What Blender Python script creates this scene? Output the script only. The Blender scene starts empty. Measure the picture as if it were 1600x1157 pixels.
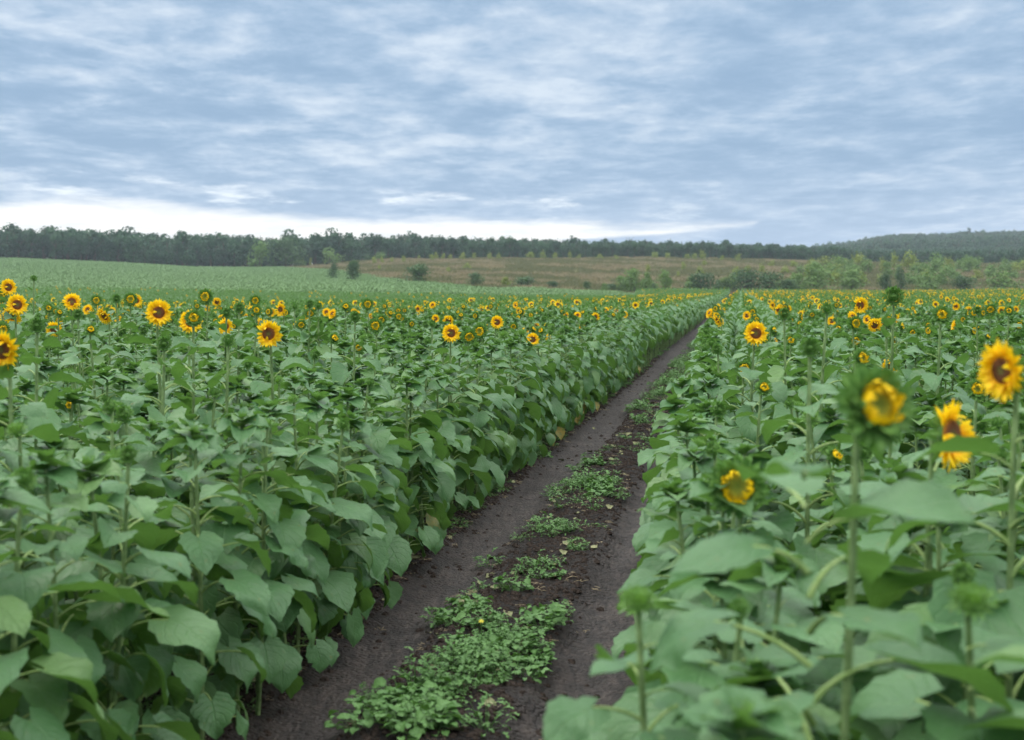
import bpy, math, random
import numpy as np
from mathutils import Vector, Matrix
PI = math.pi
R = math.radians
rnd = random.Random(7)
nr = np.random.RandomState(11)
scene = bpy.context.scene
COL = scene.collection

# ------------------------------------------------------------------ camera numbers
F = 2222.0            # focal length in photo pixels (50 mm on a 36 mm frame)
CAMZ = 2.1
PITCH = math.atan((578.5 - 450.0) / F)
def ray(px, py):
    """direction through a photo pixel, scaled so that its forward (Y) part is 1"""
    a, b = (px - 800) / F, (578.5 - py) / F
    y = math.cos(PITCH) + b * math.sin(PITCH)
    z = -math.sin(PITCH) + b * math.cos(PITCH)
    return a / y, z / y

# ------------------------------------------------------------------ mesh builder
class MB:
    def __init__(s):
        s.v = []; s.f = []; s.m = []; s.uv = []; s.a = []
    def add(s, vs, fs, mat=0, uv=None, var=0.5):
        o = len(s.v)
        s.v += vs
        s.f += [tuple(i + o for i in f) for f in fs]
        s.m += [mat] * len(fs)
        s.uv += uv if uv else [(0.5, 0.5)] * len(vs)
        s.a += [var] * len(vs)
    def merge(s, other, M=None, matmap=None):
        vs = [tuple(M @ Vector(p)) for p in other.v] if M else other.v
        o = len(s.v)
        s.v += vs
        s.f += [tuple(i + o for i in f) for f in other.f]
        s.m += [matmap[k] if matmap else k for k in other.m]
        s.uv += other.uv; s.a += other.a
    def mesh(s, name, mats, smooth=True):
        me = bpy.data.meshes.new(name)
        me.from_pydata(s.v, [], s.f)
        for m in mats: me.materials.append(m)
        if len(mats) > 1: me.polygons.foreach_set('material_index', s.m)
        if smooth: me.polygons.foreach_set('use_smooth', [True] * len(s.f))
        li = np.zeros(len(me.loops), dtype=np.int32); me.loops.foreach_get('vertex_index', li)
        uvl = me.uv_layers.new(name='UVMap')
        uvl.data.foreach_set('uv', np.array(s.uv, dtype=np.float32)[li].ravel())
        at = me.attributes.new('var', 'FLOAT', 'POINT')
        at.data.foreach_set('value', np.array(s.a, dtype=np.float32))
        me.update()
        return me

def obj(name, me, parent=None, link=True):
    o = bpy.data.objects.new(name, me)
    if link: COL.objects.link(o)
    if parent: o.parent = parent
    return o
def tag(o, label=None, cat=None, group=None, kind=None):
    if label: o['label'] = label
    if cat: o['category'] = cat
    if group: o['group'] = group
    if kind: o['kind'] = kind
    return o

def tube(mb, pts, rads, n=6, mat=0, var=0.5, cap=False):
    vs = []; fs = []
    k = len(pts)
    for i, (p, r) in enumerate(zip(pts, rads)):
        p = Vector(p)
        d = Vector(pts[min(i + 1, k - 1)]) - Vector(pts[max(i - 1, 0)])
        if d.length < 1e-9: d = Vector((0, 0, 1))
        d.normalize()
        a = d.orthogonal() if abs(d.z) < 0.9 else Vector((1, 0, 0)) - d * d.x
        if abs(d.z) < 0.9: a = Vector((-d.y, d.x, 0))
        a.normalize(); b = d.cross(a)
        for j in range(n):
            t = 2 * PI * j / n
            q = p + a * (math.cos(t) * r) + b * (math.sin(t) * r)
            vs.append(tuple(q))
    for i in range(k - 1):
        for j in range(n):
            fs.append((i * n + j, i * n + (j + 1) % n, (i + 1) * n + (j + 1) % n, (i + 1) * n + j))
    if cap: fs.append(tuple((k - 1) * n + j for j in range(n)))
    mb.add(vs, fs, mat, None, var)

# ------------------------------------------------------------------ node helper
class NT:
    def __init__(s, tree): s.t = tree; s.n = tree.nodes; s.l = tree.links
    def new(s, typ, **kw):
        n = s.n.new(typ)
        for k, v in kw.items(): setattr(n, k, v)
        return n
    def put(s, sock, v):
        if isinstance(v, bpy.types.NodeSocket): s.l.new(v, sock)
        elif v is not None:
            if hasattr(sock, 'default_value'):
                if isinstance(v, (tuple, list)) and len(v) == 3 and len(sock.default_value) == 4: v = (*v, 1)
                sock.default_value = v
    def math(s, op, a, b=None, c=None, clamp=False):
        n = s.new('ShaderNodeMath', operation=op, use_clamp=clamp)
        s.put(n.inputs[0], a)
        if b is not None: s.put(n.inputs[1], b)
        if c is not None: s.put(n.inputs[2], c)
        return n.outputs[0]
    def mix(s, f, a, b, typ='MIX'):
        n = s.new('ShaderNodeMix', data_type='RGBA', blend_type=typ)
        s.put(n.inputs[0], f); s.put(n.inputs[6], a); s.put(n.inputs[7], b)
        return n.outputs[2]
    def noise(s, vec, scale, detail=4, rough=0.55, dist=0.0, out=0):
        n = s.new('ShaderNodeTexNoise')
        if vec is not None: s.l.new(vec, n.inputs['Vector'])
        n.inputs['Scale'].default_value = scale; n.inputs['Detail'].default_value = detail
        n.inputs['Roughness'].default_value = rough; n.inputs['Distortion'].default_value = dist
        return n.outputs[out]
    def ramp(s, f, stops, interp='LINEAR'):
        n = s.new('ShaderNodeValToRGB'); cr = n.color_ramp; cr.interpolation = interp
        while len(cr.elements) < len(stops): cr.elements.new(0.5)
        for e, (p, c) in zip(cr.elements, stops):
            e.position = p; e.color = (*c, 1) if not isinstance(c, (int, float)) else (c, c, c, 1)
        s.put(n.inputs[0], f)
        return n.outputs[0]
    def smooth(s, x, lo, hi):
        n = s.new('ShaderNodeMapRange', interpolation_type='SMOOTHSTEP')
        s.put(n.inputs[0], x); s.put(n.inputs[1], lo); s.put(n.inputs[2], hi)
        n.inputs[3].default_value = 0; n.inputs[4].default_value = 1
        return n.outputs[0]
    def attr(s, name, out=2):
        n = s.new('ShaderNodeAttribute', attribute_name=name); return n.outputs[out]

def mat(name):
    m = bpy.data.materials.new(name); m.use_nodes = True
    t = NT(m.node_tree); t.n.clear()
    out = t.new('ShaderNodeOutputMaterial')
    return m, t, out
def principled(t, col, rough, spec=0.5, bump=None, bstr=0.3, bdist=0.01, **kw):
    p = t.new('ShaderNodeBsdfPrincipled')
    t.put(p.inputs['Base Color'], col); t.put(p.inputs['Roughness'], rough)
    p.inputs['Specular IOR Level'].default_value = spec
    if bump is not None:
        b = t.new('ShaderNodeBump'); b.inputs['Strength'].default_value = bstr
        b.inputs['Distance'].default_value = bdist
        t.put(b.inputs['Height'], bump); t.l.new(b.outputs[0], p.inputs['Normal'])
    return p
def add_trans(t, out, p, col, fac):
    tr = t.new('ShaderNodeBsdfTranslucent'); t.put(tr.inputs[0], col)
    mx = t.new('ShaderNodeMixShader'); t.put(mx.inputs[0], fac)
    t.l.new(p.outputs[0], mx.inputs[1]); t.l.new(tr.outputs[0], mx.inputs[2]); t.l.new(mx.outputs[0], out.inputs[0])

def leaf_material(name, top, top2, under, veins=True, old=None, rough=0.5, trans=0.22):
    m, t, out = mat(name)
    uv = t.new('ShaderNodeTexCoord').outputs['UV']
    oi = t.new('ShaderNodeObjectInfo').outputs['Random']
    var = t.attr('var')
    rv = t.math('FRACT', t.math('ADD', var, t.math('MULTIPLY', oi, 3.7)))
    geo = t.new('ShaderNodeNewGeometry')
    n1 = t.noise(geo.outputs['Position'], 9, 3)
    c = t.mix(t.math('MULTIPLY_ADD', n1, 0.6, t.math('MULTIPLY', rv, 0.5), clamp=True), top, top2)
    bump = t.noise(geo.outputs['Position'], 60, 2)
    if veins:
        sx = t.new('ShaderNodeSeparateXYZ'); t.l.new(uv, sx.inputs[0])
        ax = t.math('ABSOLUTE', t.math('MULTIPLY_ADD', sx.outputs[0], 2, -1))
        mid = t.math('SUBTRACT', 1, t.smooth(ax, 0.0, 0.055))
        dn = t.math('MULTIPLY', t.math('SUBTRACT', t.noise(geo.outputs['Position'], 14, 3), .5), 1.1)
        ph = t.math('FRACT', t.math('ADD', dn, t.math('SUBTRACT', t.math('MULTIPLY', t.math('POWER', sx.outputs[1], .8), 5.2), t.math('MULTIPLY', t.math('POWER', ax, 1.25), 2.3))))
        n_sm = t.noise(geo.outputs['Position'], 85, 4, .7)
        tri = t.math('ABSOLUTE', t.math('MULTIPLY_ADD', ph, 2, -1))
        side = t.math('MULTIPLY', t.smooth(tri, 0.80, 1.0), 0.6)
        v = t.math('MAXIMUM', mid, side)
        c = t.mix(t.math('MULTIPLY', v, 0.26), c, tuple(min(1, x * 1.9) for x in top2))
        bump = t.math('ADD', t.math('ADD', t.math('MULTIPLY', bump, 0.45), t.math('MULTIPLY', n_sm, .5)), t.math('MULTIPLY', v, -0.6))
        c = t.mix(t.math('MULTIPLY', t.smooth(n_sm, .45, .7), .25), c, top)
    if veins:
        sp = t.math('MULTIPLY', t.smooth(t.noise(geo.outputs['Position'], 42, 3, .6), .66, .72), .55)
        c = t.mix(sp, c, (0.20, 0.17, 0.05))
        c = t.mix(t.math('MULTIPLY', t.smooth(rv, .80, .95), .35), c, (0.16, 0.26, 0.05))
    if old:
        w = t.smooth(var, 1.0, 1.6)
        blot = t.smooth(t.noise(geo.outputs['Position'], 22, 4), 0.35, 0.6)
        c = t.mix(t.math('MULTIPLY', w, t.math('MULTIPLY_ADD', blot, 0.6, 0.4)), c, old)
    cf = t.mix(geo.outputs['Backfacing'], c, under)
    p = principled(t, cf, rough, 0.42 if veins else .3, bump, 0.8, 0.008)
    add_trans(t, out, p, t.mix(0.75, cf, tuple(min(1, x * 1.45) for x in under)), trans)
    return m

def simple(name, c1, c2, scale=20, rough=0.7, spec=0.3, bstr=0.3, bdist=0.01, trans=0, tcol=None, objvar=0.0):
    m, t, out = mat(name)
    tc = t.new('ShaderNodeTexCoord').outputs['Object']
    n = t.noise(tc, scale, 5)
    f = t.smooth(n, 0.3, 0.7)
    if objvar:
        oi = t.new('ShaderNodeObjectInfo').outputs['Random']
        f = t.math('ADD', t.math('MULTIPLY', f, 1 - objvar), t.math('MULTIPLY', oi, objvar))
    c = t.mix(f, c1, c2)
    p = principled(t, c, rough, spec, n, bstr, bdist)
    if trans: add_trans(t, out, p, tcol or c2, trans)
    else: t.l.new(p.outputs[0], out.inputs[0])
    return m

M_leaf = leaf_material('sunflower_leaf', (0.044, 0.132, 0.045), (0.122, 0.250, 0.098), (0.085, 0.185, 0.032), old=(0.40, 0.27, 0.05), rough=0.43, trans=0.30)
M_petiole = simple('sunflower_petiole', (0.17, 0.27, 0.075), (0.25, 0.34, 0.12), 30, 0.6)
M_stem = simple('sunflower_stem', (0.10, 0.17, 0.055), (0.19, 0.28, 0.11), 25, 0.65)
M_bract = simple('sunflower_bract', (0.065, 0.165, 0.032), (0.15, 0.29, 0.065), 45, 0.6, trans=0.15, tcol=(0.1, 0.25, 0.03))
M_budtip = simple('young_bud_leaf', (0.10, 0.22, 0.05), (0.17, 0.31, 0.08), 45, 0.6, trans=0.2, tcol=(0.2, 0.4, 0.05))
def petal_material():
    m, t, out = mat('sunflower_petal')
    sx = t.new('ShaderNodeSeparateXYZ'); t.l.new(t.new('ShaderNodeTexCoord').outputs['UV'], sx.inputs[0])
    var = t.attr('var')
    c = t.mix(t.smooth(sx.outputs[1], 0.0, 0.6), (0.85, 0.36, 0.002), (0.95, 0.68, 0.010))
    c = t.mix(t.math('MULTIPLY', var, 0.5), c, (0.92, 0.57, 0.006))
    st = t.math('SINE', t.math('MULTIPLY', sx.outputs[0], 28))
    p = principled(t, c, 0.55, 0.25, st, 0.25, 0.002)
    add_trans(t, out, p, (0.95, 0.68, 0.01), 0.3)
    return m
M_petal = petal_material()
def disc_material(name, stops):
    m, t, out = mat(name)
    sx = t.new('ShaderNodeSeparateXYZ'); t.l.new(t.new('ShaderNodeTexCoord').outputs['UV'], sx.inputs[0])
    ob = t.new('ShaderNodeTexCoord').outputs['Object']
    vo = t.new('ShaderNodeTexVoronoi'); vo.inputs['Scale'].default_value = 190; t.l.new(ob, vo.inputs['Vector'])
    n = t.noise(ob, 60, 3)
    r = t.math('ADD', sx.outputs[1], t.math('MULTIPLY', t.math('SUBTRACT', n, 0.5), 0.22))
    c = t.ramp(r, stops)
    c = t.mix(t.math('MULTIPLY', vo.outputs[0], 0.5), c, (0.02, 0.012, 0.006), 'MIX')
    p = principled(t, c, 0.8, 0.2, vo.outputs[0], 0.8, 0.004)
    t.l.new(p.outputs[0], out.inputs[0])
    return m
M_disc = disc_material('sunflower_disc', [(0.0, (0.15, 0.16, 0.03)), (0.28, (0.12, 0.09, 0.03)), (0.45, (0.15, 0.062, 0.026)), (0.78, (0.17, 0.060, 0.020)), (0.9, (0.36, 0.14, 0.01)), (1.0, (0.5, 0.22, 0.01))])
M_disc_young = disc_material('young_disc', [(0.0, (0.11, 0.17, 0.02)), (0.45, (0.19, 0.22, 0.02)), (0.75, (0.42, 0.36, 0.02)), (1.0, (0.62, 0.46, 0.02))])
SUNF = [M_stem, M_petiole, M_leaf, M_bract, M_petal, M_disc, M_disc_young, M_budtip]
S_STEM, S_PET, S_LEAF, S_BR, S_YEL, S_DISC, S_DY, S_TIP = range(8)

# ------------------------------------------------------------------ leaf
WS = [0, .06, .15, .28, .42, .58, .74, .88, 1.0]
WW = [.32, .66, .90, 1.0, .95, .77, .50, .22, .015]
def leaf(mb, base, yaw, pitch, L, bend, rg, rows=11, cols=6, mat=S_LEAF, var=None, roll=0.0, wid=0.46, heart=0.22):
    """heart-shaped blade, base point at `base`, pointing along yaw, first dipping by pitch and then by bend more"""
    if var is None: var = rg.random()
    fold = rg.uniform(0.05, 0.32); ph = rg.uniform(0, 6.28); fr = rg.uniform(6, 11); amp = rg.uniform(0.02, 0.075) * L
    cup = rg.uniform(-0.9, 0.7) / L; twist = rg.uniform(-0.6, 0.6); puk = rg.uniform(.01, .04) * L; pq = rg.uniform(0, 3)
    ydir = Vector((math.cos(yaw), math.sin(yaw), 0)); xdir = Vector((-math.sin(yaw), math.cos(yaw), 0))
    up = Vector((0, 0, 1))
    ss = [i / (rows - 1) for i in range(rows)]
    cen = []; p = Vector(base); last = 0
    for s in ss:
        a = pitch - bend * s ** 1.3
        t = ydir * math.cos(a) + up * math.sin(a)
        p = p + t * (L * (s - last)); last = s
        cen.append((p.copy(), t, t.cross(xdir)))
    bites = {(rg.randrange(2, rows - 1), rg.choice((-1, 1))) for _ in range(rg.choice((0, 0, 1, 2)))} if rows > 10 else ()
    vs = []; uv = []
    for i, s in enumerate(ss):
        c, t, nrm = cen[i]
        w = float(np.interp(s, WS, WW)) * wid * L
        ro = roll + twist * s
        for j in range(cols + 1):
            q = 2 * j / cols - 1
            aq = abs(q)
            ww = w
            if aq > 0.99: ww = w * (1 + (0.055 if i % 2 else -0.05) + rg.uniform(-0.02, 0.02))
            if bites and aq > .99 and (i, round(q)) in bites: ww *= .74
            x = q * ww
            back = -heart * L * aq ** 1.2 * max(0, 1 - s / 0.36)
            z = fold * abs(x) - cup * x * x + amp * math.sin(fr * s + ph + (1.3 if q > 0 else 0)) * aq ** 1.4
            z += puk * math.sin(9.5 * s + 1.7 * abs(q) * 3 + ph) * math.sin(2.6 * q + pq) * (1 - (2 * s - 1) ** 4)
            xx = x * math.cos(ro) - z * math.sin(ro); zz = x * math.sin(ro) + z * math.cos(ro)
            P = c + xdir * xx + t * back + nrm * zz
            vs.append(tuple(P)); uv.append((q * 0.5 + 0.5, s))
    fs = []
    n = cols + 1
    for i in range(rows - 1):
        for j in range(cols):
            fs.append((i * n + j, (i + 1) * n + j, (i + 1) * n + j + 1, i * n + j + 1))
    # orientation: make normals agree with the blade's top
    a, b, c2 = Vector(vs[fs[len(fs)//2][0]]), Vector(vs[fs[len(fs)//2][1]]), Vector(vs[fs[len(fs)//2][3]])
    if (b - a).cross(c2 - a).dot(cen[rows // 2][2]) < 0: fs = [f[::-1] for f in fs]
    mb.add(vs, fs, mat, uv, var)

def plant_foliage(seed, H=1.6, lod=0):
    """stem and leaves of one sunflower (two builders), H = height of the stem top"""
    rg = random.Random(seed)
    st, lf = MB(), MB()
    lean = (rg.uniform(-.05, .05), rg.uniform(-.05, .05)); ph = rg.uniform(0, 6)
    def axis(h):
        t = h / H
        return Vector((lean[0] * t * t + 0.008 * math.sin(5 * t + ph), lean[1] * t * t + 0.008 * math.cos(4 * t + ph), h))
    n = 9 if lod == 0 else 3
    tube(st, [axis(H * i / n - (0.03 if i == 0 else 0)) for i in range(n + 1)], [0.0135 - 0.0055 * i / n for i in range(n + 1)], 8 if lod == 0 else 4, S_STEM)
    nl = rg.randint(20, 25) if lod == 0 else rg.randint(11, 13)
    if lod == 2: nl = 9
    az = rg.uniform(0, 6.28)
    for k in range(nl):
        t = (k + rg.uniform(0.1, 0.5)) / nl
        if lod: t = 0.35 + 0.62 * t
        else: t = 0.10 + 0.90 * t ** 0.92
        h = H * (t * 0.955)
        az += 2.399 + rg.uniform(-.3, .3)
        size = float(np.interp(t, [0, .15, .35, .6, .8, .93, 1], [.12, .18, .24, .245, .20, .13, .085])) * rg.uniform(.72, 1.18)
        pl = float(np.interp(t, [0, .3, .6, .85, 1], [.16, .20, .19, .12, .03])) * rg.uniform(.85, 1.2)
        el = float(np.interp(t, [0, .5, 1], [0.15, .75, .8])) + rg.uniform(-.2, .2)
        if lod: size *= 1.2
        p = axis(h); pts = [p.copy()]; d = Vector((math.cos(az), math.sin(az), 0)); e = el
        seg = 5 if lod == 0 else 1
        for i in range(seg):
            p = p + (d * math.cos(e) + Vector((0, 0, 1)) * math.sin(e)) * (pl / seg)
            e -= (0.75 * el + 0.25) / seg
            pts.append(p.copy())
        r0 = 0.0052 if t < 0.85 else 0.0035
        if lod == 0: tube(lf, pts, [r0 * (1.25 - 0.55 * i / seg) for i in range(seg + 1)], 5, S_PET)
        pitch = float(np.interp(t, [0, .3, .6, .85, 1], [-1.05, -.75, -.30, .05, .45])) + rg.uniform(-.4, .3)
        bend = float(np.interp(t, [0, .5, .8, 1], [.5, .8, .75, .3])) + rg.uniform(-.25, .4)
        var = rg.random() * 0.9
        if lod == 0 and t < 0.22 and rg.random() < 0.16: var = rg.uniform(1.1, 1.9)
        yw = az + rg.uniform(-.35, .35)
        if lod == 0: leaf(lf, pts[-1], yw, pitch, size, bend, rg, 12, 6, S_LEAF, var, rg.uniform(-.35, .35), rg.uniform(.42, .52))
        elif lod == 1: leaf(lf, pts[-1], yw, pitch, size, bend, rg, 5, 2, S_LEAF, var, rg.uniform(-.35, .35))
        else: leaf(lf, pts[-1], yw, pitch, size * 1.15, bend, rg, 4, 2, S_LEAF, var, rg.uniform(-.35, .35))
    return st, lf, axis(H)

# ------------------------------------------------------------------ flower heads, built facing -Y (towards the photographer)
def headframe(tilt, off=0.045, rise=0.02):
    n = Vector((0, -math.cos(tilt), math.sin(tilt)))
    c = Vector((0, -off, rise))
    x = Vector((1, 0, 0)); y = n.cross(x)
    Mx = Matrix(((x.x, y.x, n.x, c.x), (x.y, y.y, n.y, c.y), (x.z, y.z, n.z, c.z), (0, 0, 0, 1)))
    return Mx, n, c
def blade(mb, Mx, ang, r0, L, w, el, curl, mat, var, rows=4, twist=0.0, z0=0.0, uvo=0.0):
    """a petal or bract: root at radius r0, raised by el towards the head's front"""
    d = Vector((math.cos(ang), math.sin(ang), 0)); s_ = Vector((-math.sin(ang), math.cos(ang), 0)); up = Vector((0, 0, 1))
    prof = {5: [.55, .95, 1.0, .62, .03], 4: [.6, 1.0, .72, .03], 3: [.7, 1.0, .03]}[rows]
    p = d * r0 + up * z0; vs = []; uv = []; a = el; 
    for i in range(rows):
        t = i / (rows - 1)
        nn = d * -math.sin(a) + up * math.cos(a)
        sw = s_ * math.cos(twist * t) + nn * math.sin(twist * t)
        for q in (-1, 0, 1):
            P = p + sw * (q * w * prof[i] * 0.5) + nn * (0.12 * w * (1 - abs(q)) * -1)
            vs.append(tuple(Mx @ P)); uv.append((q * .5 + .5, uvo + (1 - uvo) * t))
        p = p + (d * math.cos(a) + up * math.sin(a)) * (L / (rows - 1)); a += curl / (rows - 1)
    fs = []
    for i in range(rows - 1):
        for j in (0, 1): fs.append((i * 3 + j, i * 3 + j + 1, (i + 1) * 3 + j + 1, (i + 1) * 3 + j))
    mb.add(vs, fs, mat, uv, var)
def dome(mb, Mx, R0, h, mat, n=20, rings=6, z0=0.0, dip=0.0):
    vs = [tuple(Mx @ Vector((0, 0, z0 + h - dip)))]; uv = [(0.5, 0.0)]; fs = []
    for i in range(1, rings + 1):
        r = i / rings
        z = z0 + h * math.sqrt(max(0, 1 - r ** 2.4)) - dip * (1 - r) ** 1.0
        for j in range(n):
            a = 2 * PI * j / n
            vs.append(tuple(Mx @ Vector((R0 * r * math.cos(a), R0 * r * math.sin(a), z)))); uv.append((j / n, r))
    for j in range(n): fs.append((0, 1 + j, 1 + (j + 1) % n))
    for i in range(rings - 1):
        for j in range(n):
            a, b = 1 + i * n + j, 1 + i * n + (j + 1) % n
            fs.append((a, a + n, b + n, b))
    mb.add(vs, fs, mat, uv)
def back_cup(mb, Mx, n, c, R0, depth, tiltneck=True):
    vs = []; fs = []; N = 14
    prof = [(R0, 0.002), (R0 * 1.0, -0.008), (R0 * .8, -depth * .6), (R0 * .4, -depth), (0.012, -depth * 1.25)]
    for r, z in prof:
        for j in range(N):
            a = 2 * PI * j / N; vs.append(tuple(Mx @ Vector((r * math.cos(a), r * math.sin(a), z))))
    for i in range(len(prof) - 1):
        for j in range(N): fs.append((i * N + j, (i + 1) * N + j, (i + 1) * N + (j + 1) % N, i * N + (j + 1) % N))
    mb.add(vs, fs, S_BR)
    e = c - n * depth * 1.1
    s0 = Vector((0, 0, -0.01)); k = Vector((0, 0.012, 0.5 * e.z + 0.02)) 
    pts = [s0 * (1 - t) ** 2 + k * 2 * t * (1 - t) + e * t * t for t in (0, .25, .5, .75, 1)]
    tube(mb, pts, [.0085, .0085, .009, .010, .012], 8, S_STEM)

def head_open(seed, tilt, lod=0, gap=None, gap2=None):
    rg = random.Random(seed); Mx, n, c = headframe(tilt, 0.06, 0.02)
    back, pet, dis = MB(), MB(), MB()
    Rd = 0.046 * rg.uniform(.9, 1.08)
    dome(dis, Mx, Rd, 0.012, S_DISC, 22 if lod == 0 else 8, 6 if lod == 0 else 2, 0.0, 0.006)
    k = 34 if lod == 0 else 11
    for ring, (el, ln) in enumerate(((0.10, .054), (0.30, .049), (0.62, .036))):
        if lod and ring: continue
        m = k if ring < 2 else 14
        for i in range(m):
            a = 2 * PI * (i + ring * .5) / m + rg.uniform(-.06, .06)
            if gap and gap[0] < (a % (2 * PI)) < gap[1] and rg.random() < 0.85: continue
            if gap2 and gap2[0] < (a % (2 * PI)) < gap2[1]: continue
            L = ln * rg.uniform(.82, 1.15)
            e = el + rg.uniform(-.25, .28); cu = rg.uniform(-.5, .5)
            if rg.random() < 0.12: e += rg.uniform(.4, 1.1); cu += 1.2
            blade(pet, Mx, a, Rd * .94, L, rg.uniform(.015, .021) * (1 if lod == 0 else 2.3), e, cu, S_YEL, rg.random(), 5 if lod == 0 else 3, rg.uniform(-.5, .5), 0.001 + ring * 0.003)
    if lod == 0:
        back_cup(back, Mx, n, c, Rd * 1.02, 0.022)
        for i in range(26):
            a = 2 * PI * i / 26 + rg.uniform(-.1, .1)
            blade(back, Mx, a, Rd * .98, rg.uniform(.035, .055), .020, -0.1 + rg.uniform(-.35, .2), rg.uniform(-.5, .3), S_BR, rg.random(), 4, 0, -0.008 - 0.006 * (i % 2))
    return back, pet, dis
def head_half(seed, tilt, lod=0, open_=1.0):
    rg = random.Random(seed); Mx, n, c = headframe(tilt, 0.05, 0.02)
    back, pet, dis = MB(), MB(), MB()
    Rd = 0.031 * open_
    dome(dis, Mx, Rd * .95, 0.010, S_DY, 18 if lod == 0 else 6, 5 if lod == 0 else 1, 0.006, 0.008)
    m = 26 if lod == 0 else 8
    for i in range(m):
        a = 2 * PI * i / m + rg.uniform(-.08, .08)
        blade(pet, Mx, a, Rd * rg.uniform(.9, 1.0), .032 * rg.uniform(.75, 1.2), .015 * (1 if lod == 0 else 2.4), 1.0 + rg.uniform(-.3, .5), 1.9 + rg.uniform(-.6, .6), S_YEL, rg.random(), 4 if lod == 0 else 3, rg.uniform(-.4, .4), 0.002, .55)
    if lod == 0: back_cup(back, Mx, n, c, Rd * 1.15, 0.026)
    rings = ((26, .98, .036, .85), (26, 1.12, .042, .35), (22, 1.15, .042, -.15)) if lod == 0 else ((9, 1.05, .036, .1),)
    for ri, (q, rr, ln, el) in enumerate(rings):
        for i in range(q):
            a = 2 * PI * (i + ri * .5) / q + rg.uniform(-.1, .1)
            blade(back, Mx, a, Rd * rr, ln * rg.uniform(.8, 1.25), .021 * (1 if lod == 0 else 2.0), el + rg.uniform(-.25, .25), rg.uniform(-.9, .5), S_BR, rg.random(), 4 if lod == 0 else 3, rg.uniform(-.3, .3), -0.004 * ri)
    return back, pet, dis
def head_bud(seed, tilt, lod=0, young=False):
    rg = random.Random(seed); Mx, n, c = headframe(tilt, 0.02, 0.035)
    back = MB(); Rb = 0.034; m_ = S_TIP if young else S_BR
    if lod == 0:
        back_cup(back, Mx, n, c, Rb * .9, 0.028)
        dome(back, Mx, Rb * .92, 0.020, S_BR if not young else S_TIP, 16, 5, 0.0)
    rings = ((9, .30, .022, .9, 1.2), (15, .62, .026, .9, 1.3), (20, .95, .030, 1.0, 1.1), (22, 1.0, .030, .35, .9), (18, 1.0, .030, -.2, .4)) if lod == 0 else ((7, .8, .045, .6, 1.6),)
    for ri, (q, rr, ln, el, cu) in enumerate(rings):
        for i in range(q):
            a = 2 * PI * (i + ri * .5) / q + rg.uniform(-.12, .12)
            blade(back, Mx, a, Rb * rr, ln * rg.uniform(.85, 1.25) * (1.25 if young else 1), .015 * (1 if lod == 0 else 3), el + rg.uniform(-.2, .2), (cu if not young else cu * .4) + rg.uniform(-.3, .3), m_, rg.random(), 4 if lod == 0 else 3, 0, 0.019 - 0.006 * ri)
    return (back,)

def simplify(mb, mats, name):
    used = sorted(set(mb.m)); mp = {k: i for i, k in enumerate(used)}
    c = MB(); c.v, c.f, c.uv, c.a = mb.v, mb.f, mb.uv, mb.a; c.m = [mp[k] for k in mb.m]
    return c.mesh(name, [mats[k] for k in used])

HP = 1.6
FOL = []
for i in range(12):
    st, lf, top = plant_foliage(100 + i)
    FOL.append((simplify(st, SUNF, 'stem'), simplify(lf, SUNF, 'leaves'), top, st, lf))
def head_tuft(seed):
    rg = random.Random(seed); mb = MB(); a = rg.uniform(0, 6)
    tube(mb, [(0, 0, -.01), (0, 0, .02), (0, 0, .035)], [.0085, .008, .004], 7, S_STEM)
    for i in range(11):
        a += 2.4 + rg.uniform(-.3, .3); t = i / 10
        leaf(mb, (.006 * math.cos(a), .006 * math.sin(a), -.05 + .07 * t), a, rg.uniform(0, .4) + .55 * t * t, .20 - .13 * t, rg.uniform(.4, 1.2) * (1 - .5 * t), rg, 8, 4, S_LEAF, rg.random() * .9, rg.uniform(-.3, .3), .36, .1)
    for i in range(9):
        a = 2 * PI * i / 9; blade(mb, Matrix.Translation((0, 0, .02)), a, .012, .028, .012, 1.0, .7, S_TIP, rg.random(), 4)
    return (mb,)
def pack(parts): return tuple(simplify(p, SUNF, n) for p, n in zip(parts, ('head', 'petals', 'disc')))
RAW = {'F': [head_open(1, R(8)), head_open(2, R(-12)), head_open(3, R(22)), head_open(4, R(0), gap=(2.0, 3.6)), head_open(5, R(-28)), head_open(6, R(5), gap=(2.2, 3.7), gap2=(.4, 1.2)), head_open(7, R(35)), head_open(8, R(-5))],
       'H': [head_half(11, R(15)), head_half(12, R(-5), 0, 1.1), head_half(13, R(35), 0, .85), head_half(14, R(5), 0, 1.25)],
       'B': [head_bud(21, R(50)), head_bud(22, R(20)), head_bud(23, R(70))],
       'Y': [head_bud(31, R(80), 0, True), head_bud(32, R(60), 0, True)]}
RAW['T'] = [head_tuft(40 + i) for i in range(4)]
HEADS = {k: [pack(h) for h in v] for k, v in RAW.items()}
DIA = {'F': .19, 'H': .125, 'B': .088, 'Y': .10, 'T': .2}

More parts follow.
